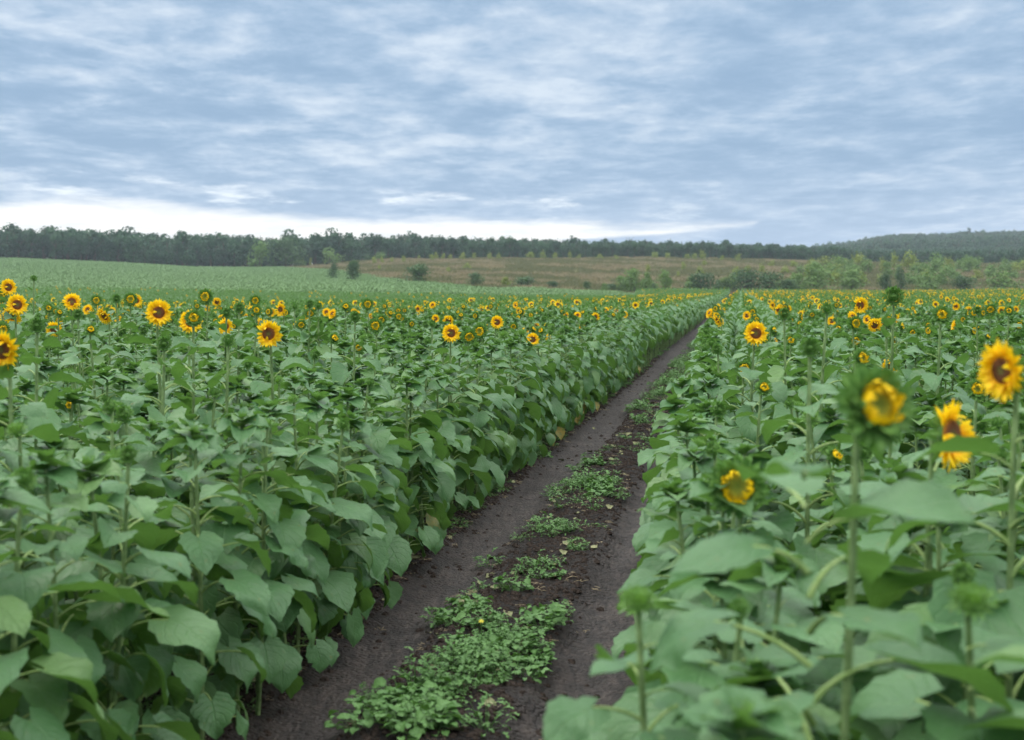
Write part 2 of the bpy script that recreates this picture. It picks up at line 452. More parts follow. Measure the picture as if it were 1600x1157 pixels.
# ------------------------------------------------------------------ terrain
TX = [-400, 0, 400, 650, 800, 1000, 1200, 1300, 1400, 1600, 2000]
TY = [-100, 0, 60, 90, 150, 250, 300, 350, 400, 450, 550, 700, 1000, 1400, 3000]
TZ = {
 -400: [0, 0, 0, -1.3, 0.8, 3.2, 4.5, 6.0, 7.9, 9.8, 13.4, 16, 18, 20, 20],
 0:    [0, 0, 0, -1.3, 0.6, 2.8, 4.0, 5.5, 7.3, 9.3, 12.9, 16, 18, 20, 20],
 400:  [0, 0, 0, -1.1, 0.5, 2.1, 3.0, 4.1, 5.4, 6.8, 9.4, 13, 14, 16, 16],
 650:  [0, 0, 0, -0.8, 0.2, 1.6, 2.8, 4.6, 6.6, 8.9, 12.9, 16, 17, 17, 17],
 800:  [0, 0, 0, -0.5, -.1, 0.7, 2.1, 4.2, 6.4, 9.0, 13.3, 17, 18, 18, 18],
 1000: [0, 0, 0, -.2, -.2, -.2, 0.8, 3.2, 6.0, 8.6, 13.3, 17.5, 20, 20, 20],
 1200: [0, 0, 0, 0, 0, 0, 0.4, 2.8, 5.4, 8.0, 12.4, 16.5, 18, 22, 22],
 1300: [0, 0, 0, 0, 0, 0, 0.2, 2.5, 5.0, 7.6, 12.0, 15, 21, 37, 40],
 1400: [0, 0, 0, 0, 0, .1, 0.2, 2.4, 4.8, 7.2, 11.6, 13.5, 26, 47, 50],
 1600: [0, 0, 0, 0, 0, .2, 0.3, 2.2, 4.5, 6.8, 10.8, 13, 28, 50, 52],
 2000: [0, 0, 0, 0, 0, .2, 0.3, 2.2, 4.5, 6.8, 10.8, 13, 28, 50, 52]}
TA = np.array([TZ[k] for k in TX])
_lin = np.concatenate([np.arange(-100, 700, 10.), np.arange(700, 3001, 50.)])
_fin = []
for row in TA:
    r = np.interp(_lin, TY, row)
    sm = r.copy()
    for _ in range(6):
        sm[1:-1] = (sm[:-2] + sm[1:-1] + sm[2:]) / 3
    sm[_lin <= 50] = 0
    _fin.append(sm)
_fin = np.array(_fin)
def terrain(x, y):
    x = np.asarray(x, float); y = np.asarray(y, float)
    az = np.where(y > 30, x / np.maximum(y, 30) * F + 800, 800)
    az = np.clip(az, TX[0], TX[-1] - 1e-3)
    k = np.clip(np.searchsorted(TX, az, side='right') - 1, 0, len(TX) - 2)
    tx = np.array(TX)
    w = (az - tx[k]) / (tx[k + 1] - tx[k]); w = w * w * (3 - 2 * w)
    yi = np.clip(y, -100, 2999)
    yy = np.where(yi < 700, (yi + 100) / 10, 80 + (yi - 700) / 50)
    j = np.clip(np.floor(yy).astype(int), 0, _fin.shape[1] - 2); f = yy - j
    g = lambda kk: _fin[kk, j] * (1 - f) + _fin[kk, j + 1] * f
    z = g(k) * (1 - w) + g(k + 1) * w
    far = np.clip((y - 70) / 150, 0, 1)
    z = z + far * (0.25 * np.sin(x * .045 + 1.3) * np.sin(y * .03) + 0.12 * np.sin(x * .13 + y * .05))
    return z
def tz(x, y): return float(terrain(x, y))

SL = 0.161                       # the track runs along x = s + SL*y
S_LR, S_RR = -2.15, -0.82        # centre lines of the two ruts
S_E0, S_E1 = -2.60, -0.10        # track bed between the fields
def vnoise(x, y, seed=0):
    x = np.asarray(x, float); y = np.asarray(y, float)
    x, y = .8 * x - .6 * y + 3.7, .6 * x + .8 * y + 1.3
    xi = np.floor(x).astype(int); yi = np.floor(y).astype(int); fx = x - xi; fy = y - yi
    h = lambda a, b: (np.sin(a * 127.1 + b * 311.7 + seed * 74.7) * 43758.5453) % 1.0
    fx = fx * fx * (3 - 2 * fx); fy = fy * fy * (3 - 2 * fy)
    return (h(xi, yi) * (1 - fx) + h(xi + 1, yi) * fx) * (1 - fy) + (h(xi, yi + 1) * (1 - fx) + h(xi + 1, yi + 1) * fx) * fy
def track_z(s, y):
    wob = 0.05 * np.sin(y * .55) + .04 * np.sin(y * .21 + 1)
    g = lambda c, w: np.exp(-((s + wob - c) / w) ** 4)
    z = -0.085 * g(S_LR, .30) - 0.075 * g(S_RR, .28)
    z = z + 0.035 * np.exp(-((s - (S_LR + S_RR) / 2) / .38) ** 2)
    rough = 1 - .75 * np.maximum(g(S_LR, .28), g(S_RR, .26))
    z = z + rough * (0.045 * (vnoise(s * 7, y * 7, 1) - .5) + 0.020 * (vnoise(s * 11, y * 11, 2) - .5) + .05 * (vnoise(s * 2.2, y * 1.6, 3) - .5))
    z = z + 0.012 * (vnoise(s * 6, y * .8, 5) - .5)
    e = np.clip(np.minimum(s - S_E0 + .35, S_E1 + .35 - s) / .3, 0, 1)
    return z * e
GREEN_PTS = [(-2000, 2600), (-88, 545), (-60, 450), (-38, 360), (-20, 300), (0, 262), (25, 283), (130, 288), (3000, 300)]
GX = [p[0] for p in GREEN_PTS]; GY = [p[1] for p in GREEN_PTS]
def in_green(x, y): return y < np.interp(x, GX, GY)

def gridmesh(name, X, Y, Z, mats, attrs=None, flip=False):
    r, c = X.shape
    V = np.stack([X, Y, Z], -1).reshape(-1, 3)
    idx = np.arange(r * c).reshape(r, c)
    Q = np.stack([idx[:-1, :-1], idx[:-1, 1:], idx[1:, 1:], idx[1:, :-1]], -1).reshape(-1, 4)
    me = bpy.data.meshes.new(name)
    me.vertices.add(len(V)); me.vertices.foreach_set('co', V.ravel())
    me.loops.add(Q.size); me.loops.foreach_set('vertex_index', Q.ravel().astype(np.int32))
    me.polygons.add(len(Q)); me.polygons.foreach_set('loop_start', np.arange(0, Q.size, 4, dtype=np.int32))
    me.polygons.foreach_set('use_smooth', np.ones(len(Q), bool))
    for m in mats: me.materials.append(m)
    if attrs:
        for k, a in attrs.items():
            at = me.attributes.new(k, 'FLOAT', 'POINT'); at.data.foreach_set('value', a.ravel().astype(np.float32))
    me.update(calc_edges=True); me.validate()
    return me

def soil_nodes(t, pos, track=False):
    n1 = t.noise(pos, 1.3, 5); n2 = t.noise(pos, 14, 6, 0.65); n3 = t.noise(pos, 90, 4, 0.7)
    c = t.mix(t.smooth(n1, .35, .65), (0.012, 0.0092, 0.008), (0.040, 0.030, 0.025))
    c = t.mix(t.smooth(n2, .45, .75), c, (0.055, 0.040, 0.031))
    c = t.mix(t.math('MULTIPLY', t.smooth(n3, .62, .75), .5), c, (0.13, 0.10, 0.08))
    vo = t.new('ShaderNodeTexVoronoi'); vo.inputs['Scale'].default_value = 34; t.l.new(pos, vo.inputs['Vector'])
    vm = t.math('MULTIPLY', t.smooth(vo.outputs[0], .1, .75), t.smooth(n2, .35, .6))
    c = t.mix(t.math('MULTIPLY', vm, .75), c, (0.011, 0.0085, 0.0075))
    h = t.math('ADD', t.math('MULTIPLY', n2, 1.2), t.math('ADD', t.math('MULTIPLY', n3, .8), t.math('MULTIPLY', vm, -1.6)))
    return c, h
def ground_material():
    m, t, out = mat('field_ground')
    pos = t.new('ShaderNodeNewGeometry').outputs['Position']
    soil, h = soil_nodes(t, pos)
    mp = t.new('ShaderNodeMapping'); mp.inputs['Scale'].default_value = (.25, 1, 1); t.l.new(pos, mp.inputs[0])
    a1 = t.noise(mp.outputs[0], .035, 6, .6); a2 = t.noise(pos, .35, 5, .7)
    gr = t.mix(t.smooth(a1, .35, .65), (0.10, 0.185, 0.070), (0.140, 0.220, 0.088))
    gr = t.mix(t.math('MULTIPLY', t.smooth(a2, .5, .8), .5), gr, (0.14, 0.13, 0.07))
    br = t.mix(t.smooth(a1, .38, .62), (0.155, 0.150, 0.070), (0.25, 0.220, 0.115))
    br = t.mix(t.smooth(a2, .42, .68), br, (0.12, 0.13, 0.05))
    br = t.mix(t.math('MULTIPLY', t.smooth(t.noise(pos, .012, 4), .5, .7), .6), br, (0.15, 0.115, 0.07))
    zg, zb = t.attr('green'), t.attr('brown')
    c = t.mix(zg, soil, gr); c = t.mix(zb, c, br)
    p = principled(t, c, .95, .15, h, .5, .02)
    t.l.new(p.outputs[0], out.inputs[0])
    return m
def track_material():
    m, t, out = mat('dirt_track')
    pos = t.new('ShaderNodeNewGeometry').outputs['Position']
    soil, h = soil_nodes(t, pos, True)
    mp = t.new('ShaderNodeMapping'); mp.inputs['Rotation'].default_value = (0, 0, math.atan(SL)); mp.inputs['Scale'].default_value = (5, .8, 1)
    t.l.new(pos, mp.inputs[0])
    st = t.noise(mp.outputs[0], 4.5, 5, .6)
    rut = t.attr('rut')
    comp = t.mix(t.smooth(t.math('ADD', t.math('MULTIPLY', st, .55), t.math('MULTIPLY', t.noise(pos, 11, 6, .72), .45)), .36, .64), (0.022, 0.017, 0.0150), (0.078, 0.061, 0.053))
    comp = t.mix(t.math('MULTIPLY', t.smooth(t.noise(pos, 2.2, 4), .45, .7), .5), comp, (0.022, 0.018, 0.018))
    soil = t.mix(t.math('MULTIPLY', t.smooth(t.noise(pos, 38, 5, .75), .55, .72), .7), soil, (0.085, 0.066, 0.055))
    c = t.mix(rut, soil, comp)
    c = t.mix(t.math('MULTIPLY', t.smooth(t.noise(pos, 6, 5, .7), .48, .62), .5), c, (0.018, 0.0145, 0.014))
    rg = t.math('MULTIPLY_ADD', rut, -.25, .95)
    hh = t.math('ADD', t.math('MULTIPLY', h, t.math('MULTIPLY_ADD', rut, -.75, 1)), t.math('MULTIPLY', st, t.math('MULTIPLY', rut, .35)))
    p = principled(t, t.mix(t.math('MULTIPLY', t.smooth(t.noise(pos, 30, 5, .7), .5, .7), .45), c, (0.016, 0.013, 0.013)), rg, .35, hh, 1.0, .05)
    t.l.new(p.outputs[0], out.inputs[0])
    return m

# ground sheet (rows in y, columns in the sheared coordinate s)
ys = list(np.arange(-40, 2, 2.0)) + list(np.arange(2, 14, .25))
y = 14.0; st_ = .25
while y < 1650: st_ *= 1.022; y += st_; ys.append(y)
ss = list(np.arange(-4.5, 1.2, .15)); a = -4.5; d = .15; L_ = []
while a > -1150: d *= 1.045; a -= d; L_.append(a)
a = ss[-1]; d = .15; Rr = []
while a < 1150: d *= 1.045; a += d; Rr.append(a)
ss = L_[::-1] + ss + Rr
SG, YG = np.meshgrid(ss, ys)
XG = SG + SL * YG
ZG = terrain(XG, YG)
bed = np.clip(np.minimum(SG - (S_E0 - .30), (S_E1 + .30) - SG) / .12, 0, 1) * (YG < 300)
near = np.clip(1 - YG / 60, 0, 1)
ZG = ZG + near * (.05 * (vnoise(XG * 3, YG * 3, 8) - .5)) * (1 - bed) - 0.2 * bed
jit = 14 * (vnoise(XG / 22, YG / 22, 4) - .5) + 6 * (vnoise(XG / 5, YG / 5, 9) - .5)
gy = np.interp(XG, GX, GY)
brown = np.clip((YG + jit * .5 - gy) / 6 + .5, 0, 1)
green = np.clip((YG - 45) / 20, 0, 1) * (1 - brown)
M_ground = ground_material()
g = obj('ground', gridmesh('ground', XG, YG, ZG, [M_ground], {'green': green, 'brown': brown})); tag(g, kind='structure')
# track sheet
yt = list(np.arange(1.0, 13, .045)); y = 13.0; d = .045
while y < 300: d *= 1.02; y += d; yt.append(y)
st = np.arange(S_E0 - .36, S_E1 + .361, .035)
ST, YT = np.meshgrid(st, yt)
XT = ST + SL * YT
ZT = terrain(XT, YT) + track_z(ST, YT) + .004
wob = 0.05 * np.sin(YT * .55) + .04 * np.sin(YT * .21 + 1)
rut = np.maximum(np.exp(-((ST + wob - S_LR) / .36) ** 4), np.exp(-((ST + wob - S_RR) / .34) ** 4))
rut = rut * np.clip(.75 + .5 * vnoise(ST * 3, YT * 1.2, 12), 0, 1)
t_ = obj('dirt_track', gridmesh('dirt_track', XT, YT, ZT, [track_material()], {'rut': rut})); tag(t_, kind='structure')

# ------------------------------------------------------------------ scattering (one object of kind 'stuff', instances by geometry nodes)
def scatter(name, pts, protos, label, cat):
    """pts: list of (x, y, z, rotation, scale, index)"""
    coll = bpy.data.collections.new(name + '_kinds')
    for i, (me) in enumerate(protos):
        o = bpy.data.objects.new('%s_kind.%03d' % (name, i + 1), me); coll.objects.link(o)
    me = bpy.data.meshes.new(name)
    A = np.array(pts, dtype=np.float32)
    me.vertices.add(len(A)); me.vertices.foreach_set('co', A[:, :3].ravel())
    for nm, k, ty in (('rz', 3, 'FLOAT'), ('sc', 4, 'FLOAT')):
        at = me.attributes.new(nm, ty, 'POINT'); at.data.foreach_set('value', np.ascontiguousarray(A[:, k]))
    at = me.attributes.new('ix', 'INT', 'POINT'); at.data.foreach_set('value', A[:, 5].astype(np.int32))
    o = obj(name, me); tag(o, label, cat, None, 'stuff')
    ng = bpy.data.node_groups.new(name, 'GeometryNodeTree')
    ng.interface.new_socket('Geometry', in_out='INPUT', socket_type='NodeSocketGeometry')
    ng.interface.new_socket('Geometry', in_out='OUTPUT', socket_type='NodeSocketGeometry')
    n, l = ng.nodes, ng.links
    gi, go = n.new('NodeGroupInput'), n.new('NodeGroupOutput')
    ip = n.new('GeometryNodeInstanceOnPoints'); ci = n.new('GeometryNodeCollectionInfo')
    ci.inputs['Collection'].default_value = coll; ci.inputs['Separate Children'].default_value = True; ci.inputs['Reset Children'].default_value = True
    def at(nm, ty):
        q = n.new('GeometryNodeInputNamedAttribute'); q.data_type = ty; q.inputs['Name'].default_value = nm; return q.outputs[0]
    cx = n.new('ShaderNodeCombineXYZ'); l.new(at('rz', 'FLOAT'), cx.inputs[2])
    l.new(gi.outputs[0], ip.inputs['Points']); l.new(ci.outputs[0], ip.inputs['Instance'])
    ip.inputs['Pick Instance'].default_value = True
    l.new(at('ix', 'INT'), ip.inputs['Instance Index']); l.new(cx.outputs[0], ip.inputs['Rotation']); l.new(at('sc', 'FLOAT'), ip.inputs['Scale'])
    l.new(ip.outputs[0], go.inputs[0])
    md = o.modifiers.new('scatter', 'NODES'); md.node_group = ng
    return o

# ------------------------------------------------------------------ sunflowers placed one by one
used_fol = [0]
def put_plant(x, y, kind, Htop, az, hscale, fi, vi, label, group, lean=0.0, spin=None):
    """an Empty at the foot > stem, leaves, flower_head (> petals, disc)"""
    sm, lm, top, _, _ = FOL[fi % len(FOL)]
    k = Htop / HP
    e = bpy.data.objects.new('sunflower', None); COL.objects.link(e)
    e.empty_display_size = .1
    spin = rnd.uniform(0, 6.28) if spin is None else spin
    tag(e, label, 'sunflower', group)
    e.location = (x, y, tz(x, y) - .01)
    obj('stem', sm, e).scale = (1 + .25 * (k - 1), 1 + .25 * (k - 1), k)
    obj('leaves', lm, e).scale = (1, 1, k)
    for c in e.children: c.rotation_euler = (0, 0, spin)
    hd = HEADS[kind][vi % len(HEADS[kind])]
    h = obj('flower_head' if kind in 'FH' else 'top_leaves' if kind == 'T' else 'flower_bud', hd[0], e)
    tx = top.x * math.cos(spin) - top.y * math.sin(spin); ty = top.x * math.sin(spin) + top.y * math.cos(spin)
    h.location = (tx, ty, Htop - .004); h.rotation_euler = (0, 0, az); h.scale = (hscale,) * 3
    if len(hd) > 1:
        obj('petals', hd[1], h); obj('disc', hd[2], h)
    e.location.x -= tx * .0
    return e
# photo pixel x, y of the head, kind, width in pixels, turn of the face (deg, + = towards the right), variant, label
L_ = 'open sunflower '
HERO = [
 (-6,541,'F',66,-35,1,'big open sunflower cut by the left picture edge, nodding on a bent stem'),
 (8,447,'F',30,20,0,'open sunflower at the left edge, highest of the cluster there'),
 (30,474,'F',38,15,0,'open sunflower with wide ring of petals in cluster at far left, above a darker flower'),
 (11,491,'F',34,-35,4,'open sunflower turned left, lower one of the pair at far left'),
 (4,463,'H',20,0,0,'half-open green head below the highest flower at the left edge'),
 (10,513,'H',24,20,3,'half-open yellow head just above the big cut-off flower at the left edge'),
 (47,435,'B',9,0,0,'thin tall sunflower with a tiny yellow bud rising above all others at the left'),
 (42,508,'B',25,0,1,'green bud head between the far-left flower cluster and the wide leaves'),
 (72,480,'H',16,0,0,None),(93,487,'H',17,20,2,None),
 (117,470,'F',32,5,2,'open sunflower with dark centre, half hidden by a leaf, second bloom cluster from left'),
 (121,491,'B',16,0,1,None),(153,470,'H',12,0,0,None),(139,484,'F',17,-30,0,None),
 (161,492,'F',31,-55,4,'open sunflower turned to the left with its green back showing at right'),
 (196,466,'H',21,0,3,'half-open sunflower with green rays and yellow middle, tall, left of the biggest bloom'),
 (182,467,'B',14,0,1,None),(215,470,'F',19,10,0,None),(149,513,'H',24,10,2,'half-open drooping head below the sunflower that turns left'),
 (255,485,'F',47,8,0,'biggest fully open sunflower on the left field, round brown centre, facing the camera'),
 (242,537,'B',24,0,1,'round closed green bud on a straight stem below the biggest bloom'),
 (296,494,'H',30,0,0,'half-open green and yellow head standing before a hidden bloom'),
 (299,500,'F',42,10,0,'open sunflower hidden behind a half-open green head'),
 (315,462,'H',25,-25,3,'half-open yellow head rising alone against the pale green hill'),
 (338,472,'F',13,0,0,None),(347,533,'B',23,0,0,'round closed bud with yellowish top between the two biggest left blooms'),
 (368,481,'B',16,0,1,None),(370,486,'H',15,0,0,None),(346,489,'B',16,0,1,None),(348,508,'F',28,0,3,'open sunflower mostly hidden under a green bud, left of the torn-petal bloom'),
 (398,468,'H',18,0,3,'half-open head with yellow centre, highest one above the torn-petal bloom'),(385,503,'F',11,0,0,None),(389,513,'B',15,0,1,None),
 (430,518,'F',48,-12,3,'big open sunflower with one petal sticking out to the left'),
 (404,483,'H',19,0,0,None),(435,484,'F',21,-40,4,'small open bloom turned left, just above the big one with a stray petal'),(388,569,'B',17,0,1,None),
 (459,480,'B',9,0,0,None),(480,475,'B',13,0,1,None),(500,478,'B',13,0,0,None),(538,480,'H',14,0,3,None),(512,488,'F',15,-20,2,None),
 (545,495,'B',17,0,1,None),(480,490,'H',13,0,0,None),(470,506,'H',17,0,1,None),(527,502,'H',11,0,3,None),(578,476,'H',13,0,3,None),
 (560,490,'F',12,30,0,None),(566,541,'H',19,0,1,'half-open head with bright yellow middle, lowest in the centre of the left field'),(585,547,'B',15,0,2,None),
 (591,500,'H',14,0,0,None),(618,486,'H',10,0,3,None),(625,495,'H',12,25,0,None),(644,489,'F',9,0,0,None),(660,490,'F',10,0,0,None),
 (682,498,'F',16,30,4,None),(655,502,'H',10,0,1,None),(675,506,'B',11,0,0,None),
 (705,518,'F',33,6,0,'round open sunflower facing the camera in the middle of the left field'),(700,501,'F',18,0,2,None),
 (750,530,'H',13,0,0,None),(719,493,'H',11,0,3,None),(723,480,'H',9,0,0,None),
 (772,502,'F',24,12,0,'open sunflower paired with a folded one, right of the middle bloom'),(763,513,'F',15,-50,3,None),
 (711,482,'F',9,0,0,None),(740,483,'F',8,0,0,None),
 (828,529,'F',24,0,0,'open sunflower in front, lowest bloom beside the track on the left'),(824,517,'F',17,0,2,None),(852,530,'F',15,70,4,None),
 (840,509,'F',13,0,0,None),(863,500,'F',12,0,0,None),(862,491,'F',10,0,0,None),(905,493,'F',14,0,0,None),(906,511,'F',11,0,0,None),
 (859,546,'F',9,0,0,None),(916,524,'F',9,0,0,None),(950,503,'F',8,0,0,None),(968,490,'F',9,0,0,None),(935,489,'F',8,0,0,None),(942,476,'F',8,0,0,None),
 (880,497,'F',8,0,0,None),(800,488,'F',8,0,0,None),(838,492,'F',8,0,0,None),(860,478,'F',7,0,0,None),(1003,497,'F',7,0,0,None),
 # right of the track
 (1175,518,'F',43,8,0,'large round open sunflower nearest the track on the right side'),
 (1119,498,'F',24,-70,4,'sunflower seen from the side, facing the track at the right field edge'),
 (1126,546,'B',18,-20,1,'closed bud under the side-on flower at the right field edge'),
 (1161,574,'H',27,5,3,'half-open head with yellow middle straight under the large round bloom'),(1159,552,'F',12,0,0,None),
 (1115,580,'Y',20,0,0,'bright young bud of pointed leaves at the right field edge'),(1212,588,'Y',19,0,1,'bright young bud right of the half-open heads'),
 (1187,603,'H',33,20,2,'blurred green half-open head with a yellow crown, above the closest round head'),
 (1160,752,'H',58,-8,3,'blurred half-open head with a yellow ring on a straight stem, lowest at the track'),
 (1342,625,'H',92,38,0,'very close blurred green head with yellow to its right side'),
 (1350,556,'H',36,45,0,'half-open head turned right, behind the very close blurred one'),
 (1265,543,'B',33,0,1,'blurred closed bud head right of the half-open row'),
 (1234,530,'H',21,0,0,'small half-open head beside the blurred closed bud'),(1211,534,'F',14,60,4,None),
 (1213,485,'F',15,0,0,None),(1234,490,'B',19,0,1,None),(1285,483,'B',21,0,0,'closed green bud standing above the right field against yellow dots'),(1267,492,'H',10,0,0,None),
 (1341,475,'F',29,15,3,'dark-centred open sunflower rising highest at the middle of the right field'),
 (1345,503,'H',24,30,3,'half-open sunflower right below the dark-centred highest bloom'),(1309,512,'H',17,0,0,None),
 (1398,464,'B',31,0,1,'big closed green bud standing up against the far bushes'),
 (1402,499,'H',27,20,2,'green half-open head below the big closed bud'),
 (1469,489,'H',31,10,0,'large half-open head with yellow middle, right of two stacked green ones'),
 (1429,518,'H',17,40,1,None),(1455,512,'F',16,0,2,None),(1386,570,'F',27,0,1,'bloom mostly hidden by leaves behind the very close green head'),
 (1491,479,'F',13,0,0,None),(1518,490,'H',14,0,0,None),(1545,484,'H',14,0,3,None),(1532,485,'B',13,0,1,None),(1577,484,'H',17,0,0,None),(1594,505,'F',15,0,0,None),
 (1518,605,'H',38,5,0,'half-open head left of the large blurred bloom at the right edge'),
 (1570,572,'F',104,-46,7,'largest blurred open sunflower, at the right picture edge'),
 (1465,672,'F',92,58,5,'torn open sunflower turned right, its petals spread over big leaves'),
 (1022,945,'Y',62,0,0,'bright young bud low beside the right rut, nearest to the camera'),
 (1590,660,'B',34,0,1,'closed bud under the large blurred bloom at the right edge'),
]
taken = []; far_heads = []; n_ind = 0
def grp(side): return 'sunflowers of the %s field' % side
for (px, py, kind, dia, az, vi, label) in HERO:
    real = DIA[kind] * (1.0 if kind != 'B' or dia > 12 else .8)
    d = real * F / dia
    rx, rz = ray(px, py)
    z = CAMZ + rz * d
    hs = {'F': .96, 'H': .80, 'B': .78, 'Y': .8}[kind]
    if kind == 'H' and dia > 50: hs = 1.28
    if px == 1465: hs = 1.15
    zmax, zmin = (1.97, 1.36)
    if label and 'tiny' in label: zmax = 2.2
    if z > zmax: d2 = (CAMZ - zmax) / max(1e-3, -rz) if rz < 0 else d; d2 = min(d2, d * 1.5); hs *= d2 / d; d = d2
    if z < zmin: d2 = (CAMZ - zmin) / -rz; d2 = max(d2, d * .7); hs *= d2 / d; d = d2
    x = rx * d; z = CAMZ + rz * d
    side = 'left' if (x - SL * d) < -1.6 else 'right'
    s = x - SL * d
    # stem foot a little behind the head
    fx, fy = x - math.sin(R(az)) * .05, d + math.cos(R(az)) * .05
    g = tz(fx, fy)
    Ht = z - g - .02 * hs
    a = R(az) + math.atan(rx) * -1
    fi = rnd.randrange(12)
    if d < 19:
        if not label:
            w = {'F': 'small open sunflower bloom farther back in the %s field', 'H': 'small half-open sunflower head farther back in the %s field', 'B': 'small closed sunflower bud farther back in the %s field', 'Y': ''}[kind] % side
            put_plant(fx, fy, kind, Ht, a, hs, fi, vi, w, {'F': 'small blooms', 'H': 'small half-open heads', 'B': 'small closed buds'}[kind] + ' of the %s field' % side)
        else:
            e_ = put_plant(fx, fy, kind, Ht, a, hs, fi, vi, label, grp(side))
            if px == 1342 or px == 1465:
                for c_ in e_.children:
                    if c_.name.startswith('leaves'): c_.rotation_euler.z += 2.2 if px == 1342 else 1.1
            if d < 4.6 and kind != 'Y':
                for c_ in e_.children:
                    if c_.name.startswith('leaves'): c_.scale = (1.42, 1.42, Ht / HP)
        n_ind += 1
    else: far_heads.append((fx, fy, kind, Ht, a))
    taken.append((fx, fy))

# generic plants on the rows
cand = []
for side, s0, dr in (('left', -2.62, -.71), ('right', -.03, .71)):
    for k in range(60):
        s = s0 + dr * k
        y = (1.2 if side == 'right' else 3.0) + rnd.random() * .25
        while y < 35.7:
            x = s + SL * y + (-float(np.interp(y, [5, 9, 15, 22], [0, .24, .28, .46])) if side == 'right' else .15 * min(1, max(0, (12 - y) / 5)))
            if abs(x / y) < .36 + 1.9 / y + .02:
                jx, jy = rnd.uniform(-.07, .07), rnd.uniform(-.05, .05)
                cand.append((x + jx, y + jy, side, k))
            y += rnd.uniform(.22, .34) * (1.0 if k < 3 else 1.1)
cand = [c for c in cand if min((c[0] - a) ** 2 + (c[1] - b) ** 2 for a, b in taken) > .13 ** 2]
cand = [c for c in cand if math.hypot(c[0], c[1]) > 2.05 and not (c[1] < 2.5 and c[0] < .9)]
def vis(c):
    x, y = c[0], c[1]
    return abs(x / y) < .36 + .25 / y and y > 2.0
cand.sort(key=lambda c: math.hypot(c[0], c[1]) + (0 if vis(c) else 100))
inds = [c for c in cand if vis(c)][:300 - n_ind]
ids = set(id(c) for c in inds)
YC = max(c[1] for c in inds)
for (x, y, side, k) in inds:
    near_right = side == 'right' and y < 4.6
    H = rnd.uniform(1.30, 1.50) if side == 'left' else rnd.uniform(1.28, 1.46)
    if near_right: H = rnd.uniform(1.30, 1.56); lab = 'leafy sunflower plant close to the camera, blurred, right of the track'; gr = 'close blurred plants'
    elif k < 2: lab = 'leafy sunflower plant at the %s field edge right beside the track' % side; gr = 'leafy plants along the %s edge of the track' % side
    else: lab = 'leafy sunflower plant with no open bloom inside the %s field' % side; gr = 'leafy plants inside the %s field' % side
    if near_right:
        pxx = x / y * F + 800
        for hx, hy, hd in ((1160, 752, 4.7), (1342, 625, 3.3), (1465, 672, 4.6), (1570, 572, 4.0), (1187, 603, 8), (1022, 945, 3.4)):
            if y < hd and abs(pxx - hx) < 90 + .30 * F / y: H = min(H, CAMZ - (hy + 95 - 450) / F * y - .05)
        if H < .75: continue
    if near_right and rnd.random() < .12: continue
    kind = rnd.choices('BYHT', (3.0, 1.0, .3, 6))[0]
    e_ = put_plant(x, y, kind, H, rnd.uniform(-1, 1), rnd.uniform(.5, .85) if kind != 'T' else rnd.uniform(.8, 1.15), rnd.randrange(12), rnd.randrange(4), lab, gr)
    if near_right:
        for c_ in e_.children:
            if c_.name.startswith('leaves'): c_.scale = (1.32, 1.32, H / HP)
    e_.rotation_euler = (rnd.gauss(0, .055), rnd.gauss(0, .055), 0)

# whole plants merged into one mesh each, for the scattered remainder
def whole(fi, kind, vi):
    mb = MB(); _, _, top, st, lf = FOL[fi]
    mb.merge(st); mb.merge(lf)
    for part in RAW[kind][vi % len(RAW[kind])]: mb.merge(part, Matrix.Translation(top - Vector((0, 0, .004))))
    return simplify(mb, SUNF, 'sunflower_plant')
kinds = [('F', 0), ('F', 1), ('F', 2), ('F', 3), ('H', 0), ('H', 1), ('H', 2), ('H', 3), ('B', 0), ('B', 1), ('B', 2), ('Y', 0), ('Y', 1), ('T', 0), ('T', 1), ('T', 2), ('T', 3)]
KI = {}
protos = []
for i, (kd, vi) in enumerate(kinds):
    KI.setdefault(kd, []).append(i); protos.append(whole(i % 12, kd, vi))
pts = []
for (x, y, kd, Ht, a) in far_heads:
    pts.append((x, y, tz(x, y), a, Ht / HP, rnd.choice(KI[kd])))
for c in cand:
    if id(c) in ids: continue
    x, y, side, k = c
    back = y > 13
    if back:
        kd = rnd.choices('FHBYT', (1.5, 5, 29, 8, 57) if y < 22 else (3.5, 9, 40, 10, 38))[0]
        H = rnd.uniform(1.36, 1.56) if kd in 'BYT' else rnd.uniform(1.45, 1.68)
    else: kd = rnd.choice('TTTB'); H = rnd.uniform(1.25, 1.45)
    pts.append((x, y, tz(x, y) - .01, rnd.gauss(0, .9), H / HP, rnd.choice(KI[kd])))
scatter('sunflower_rows', pts, protos, 'dense sunflower plants of both fields behind the nearest ones', 'sunflowers')

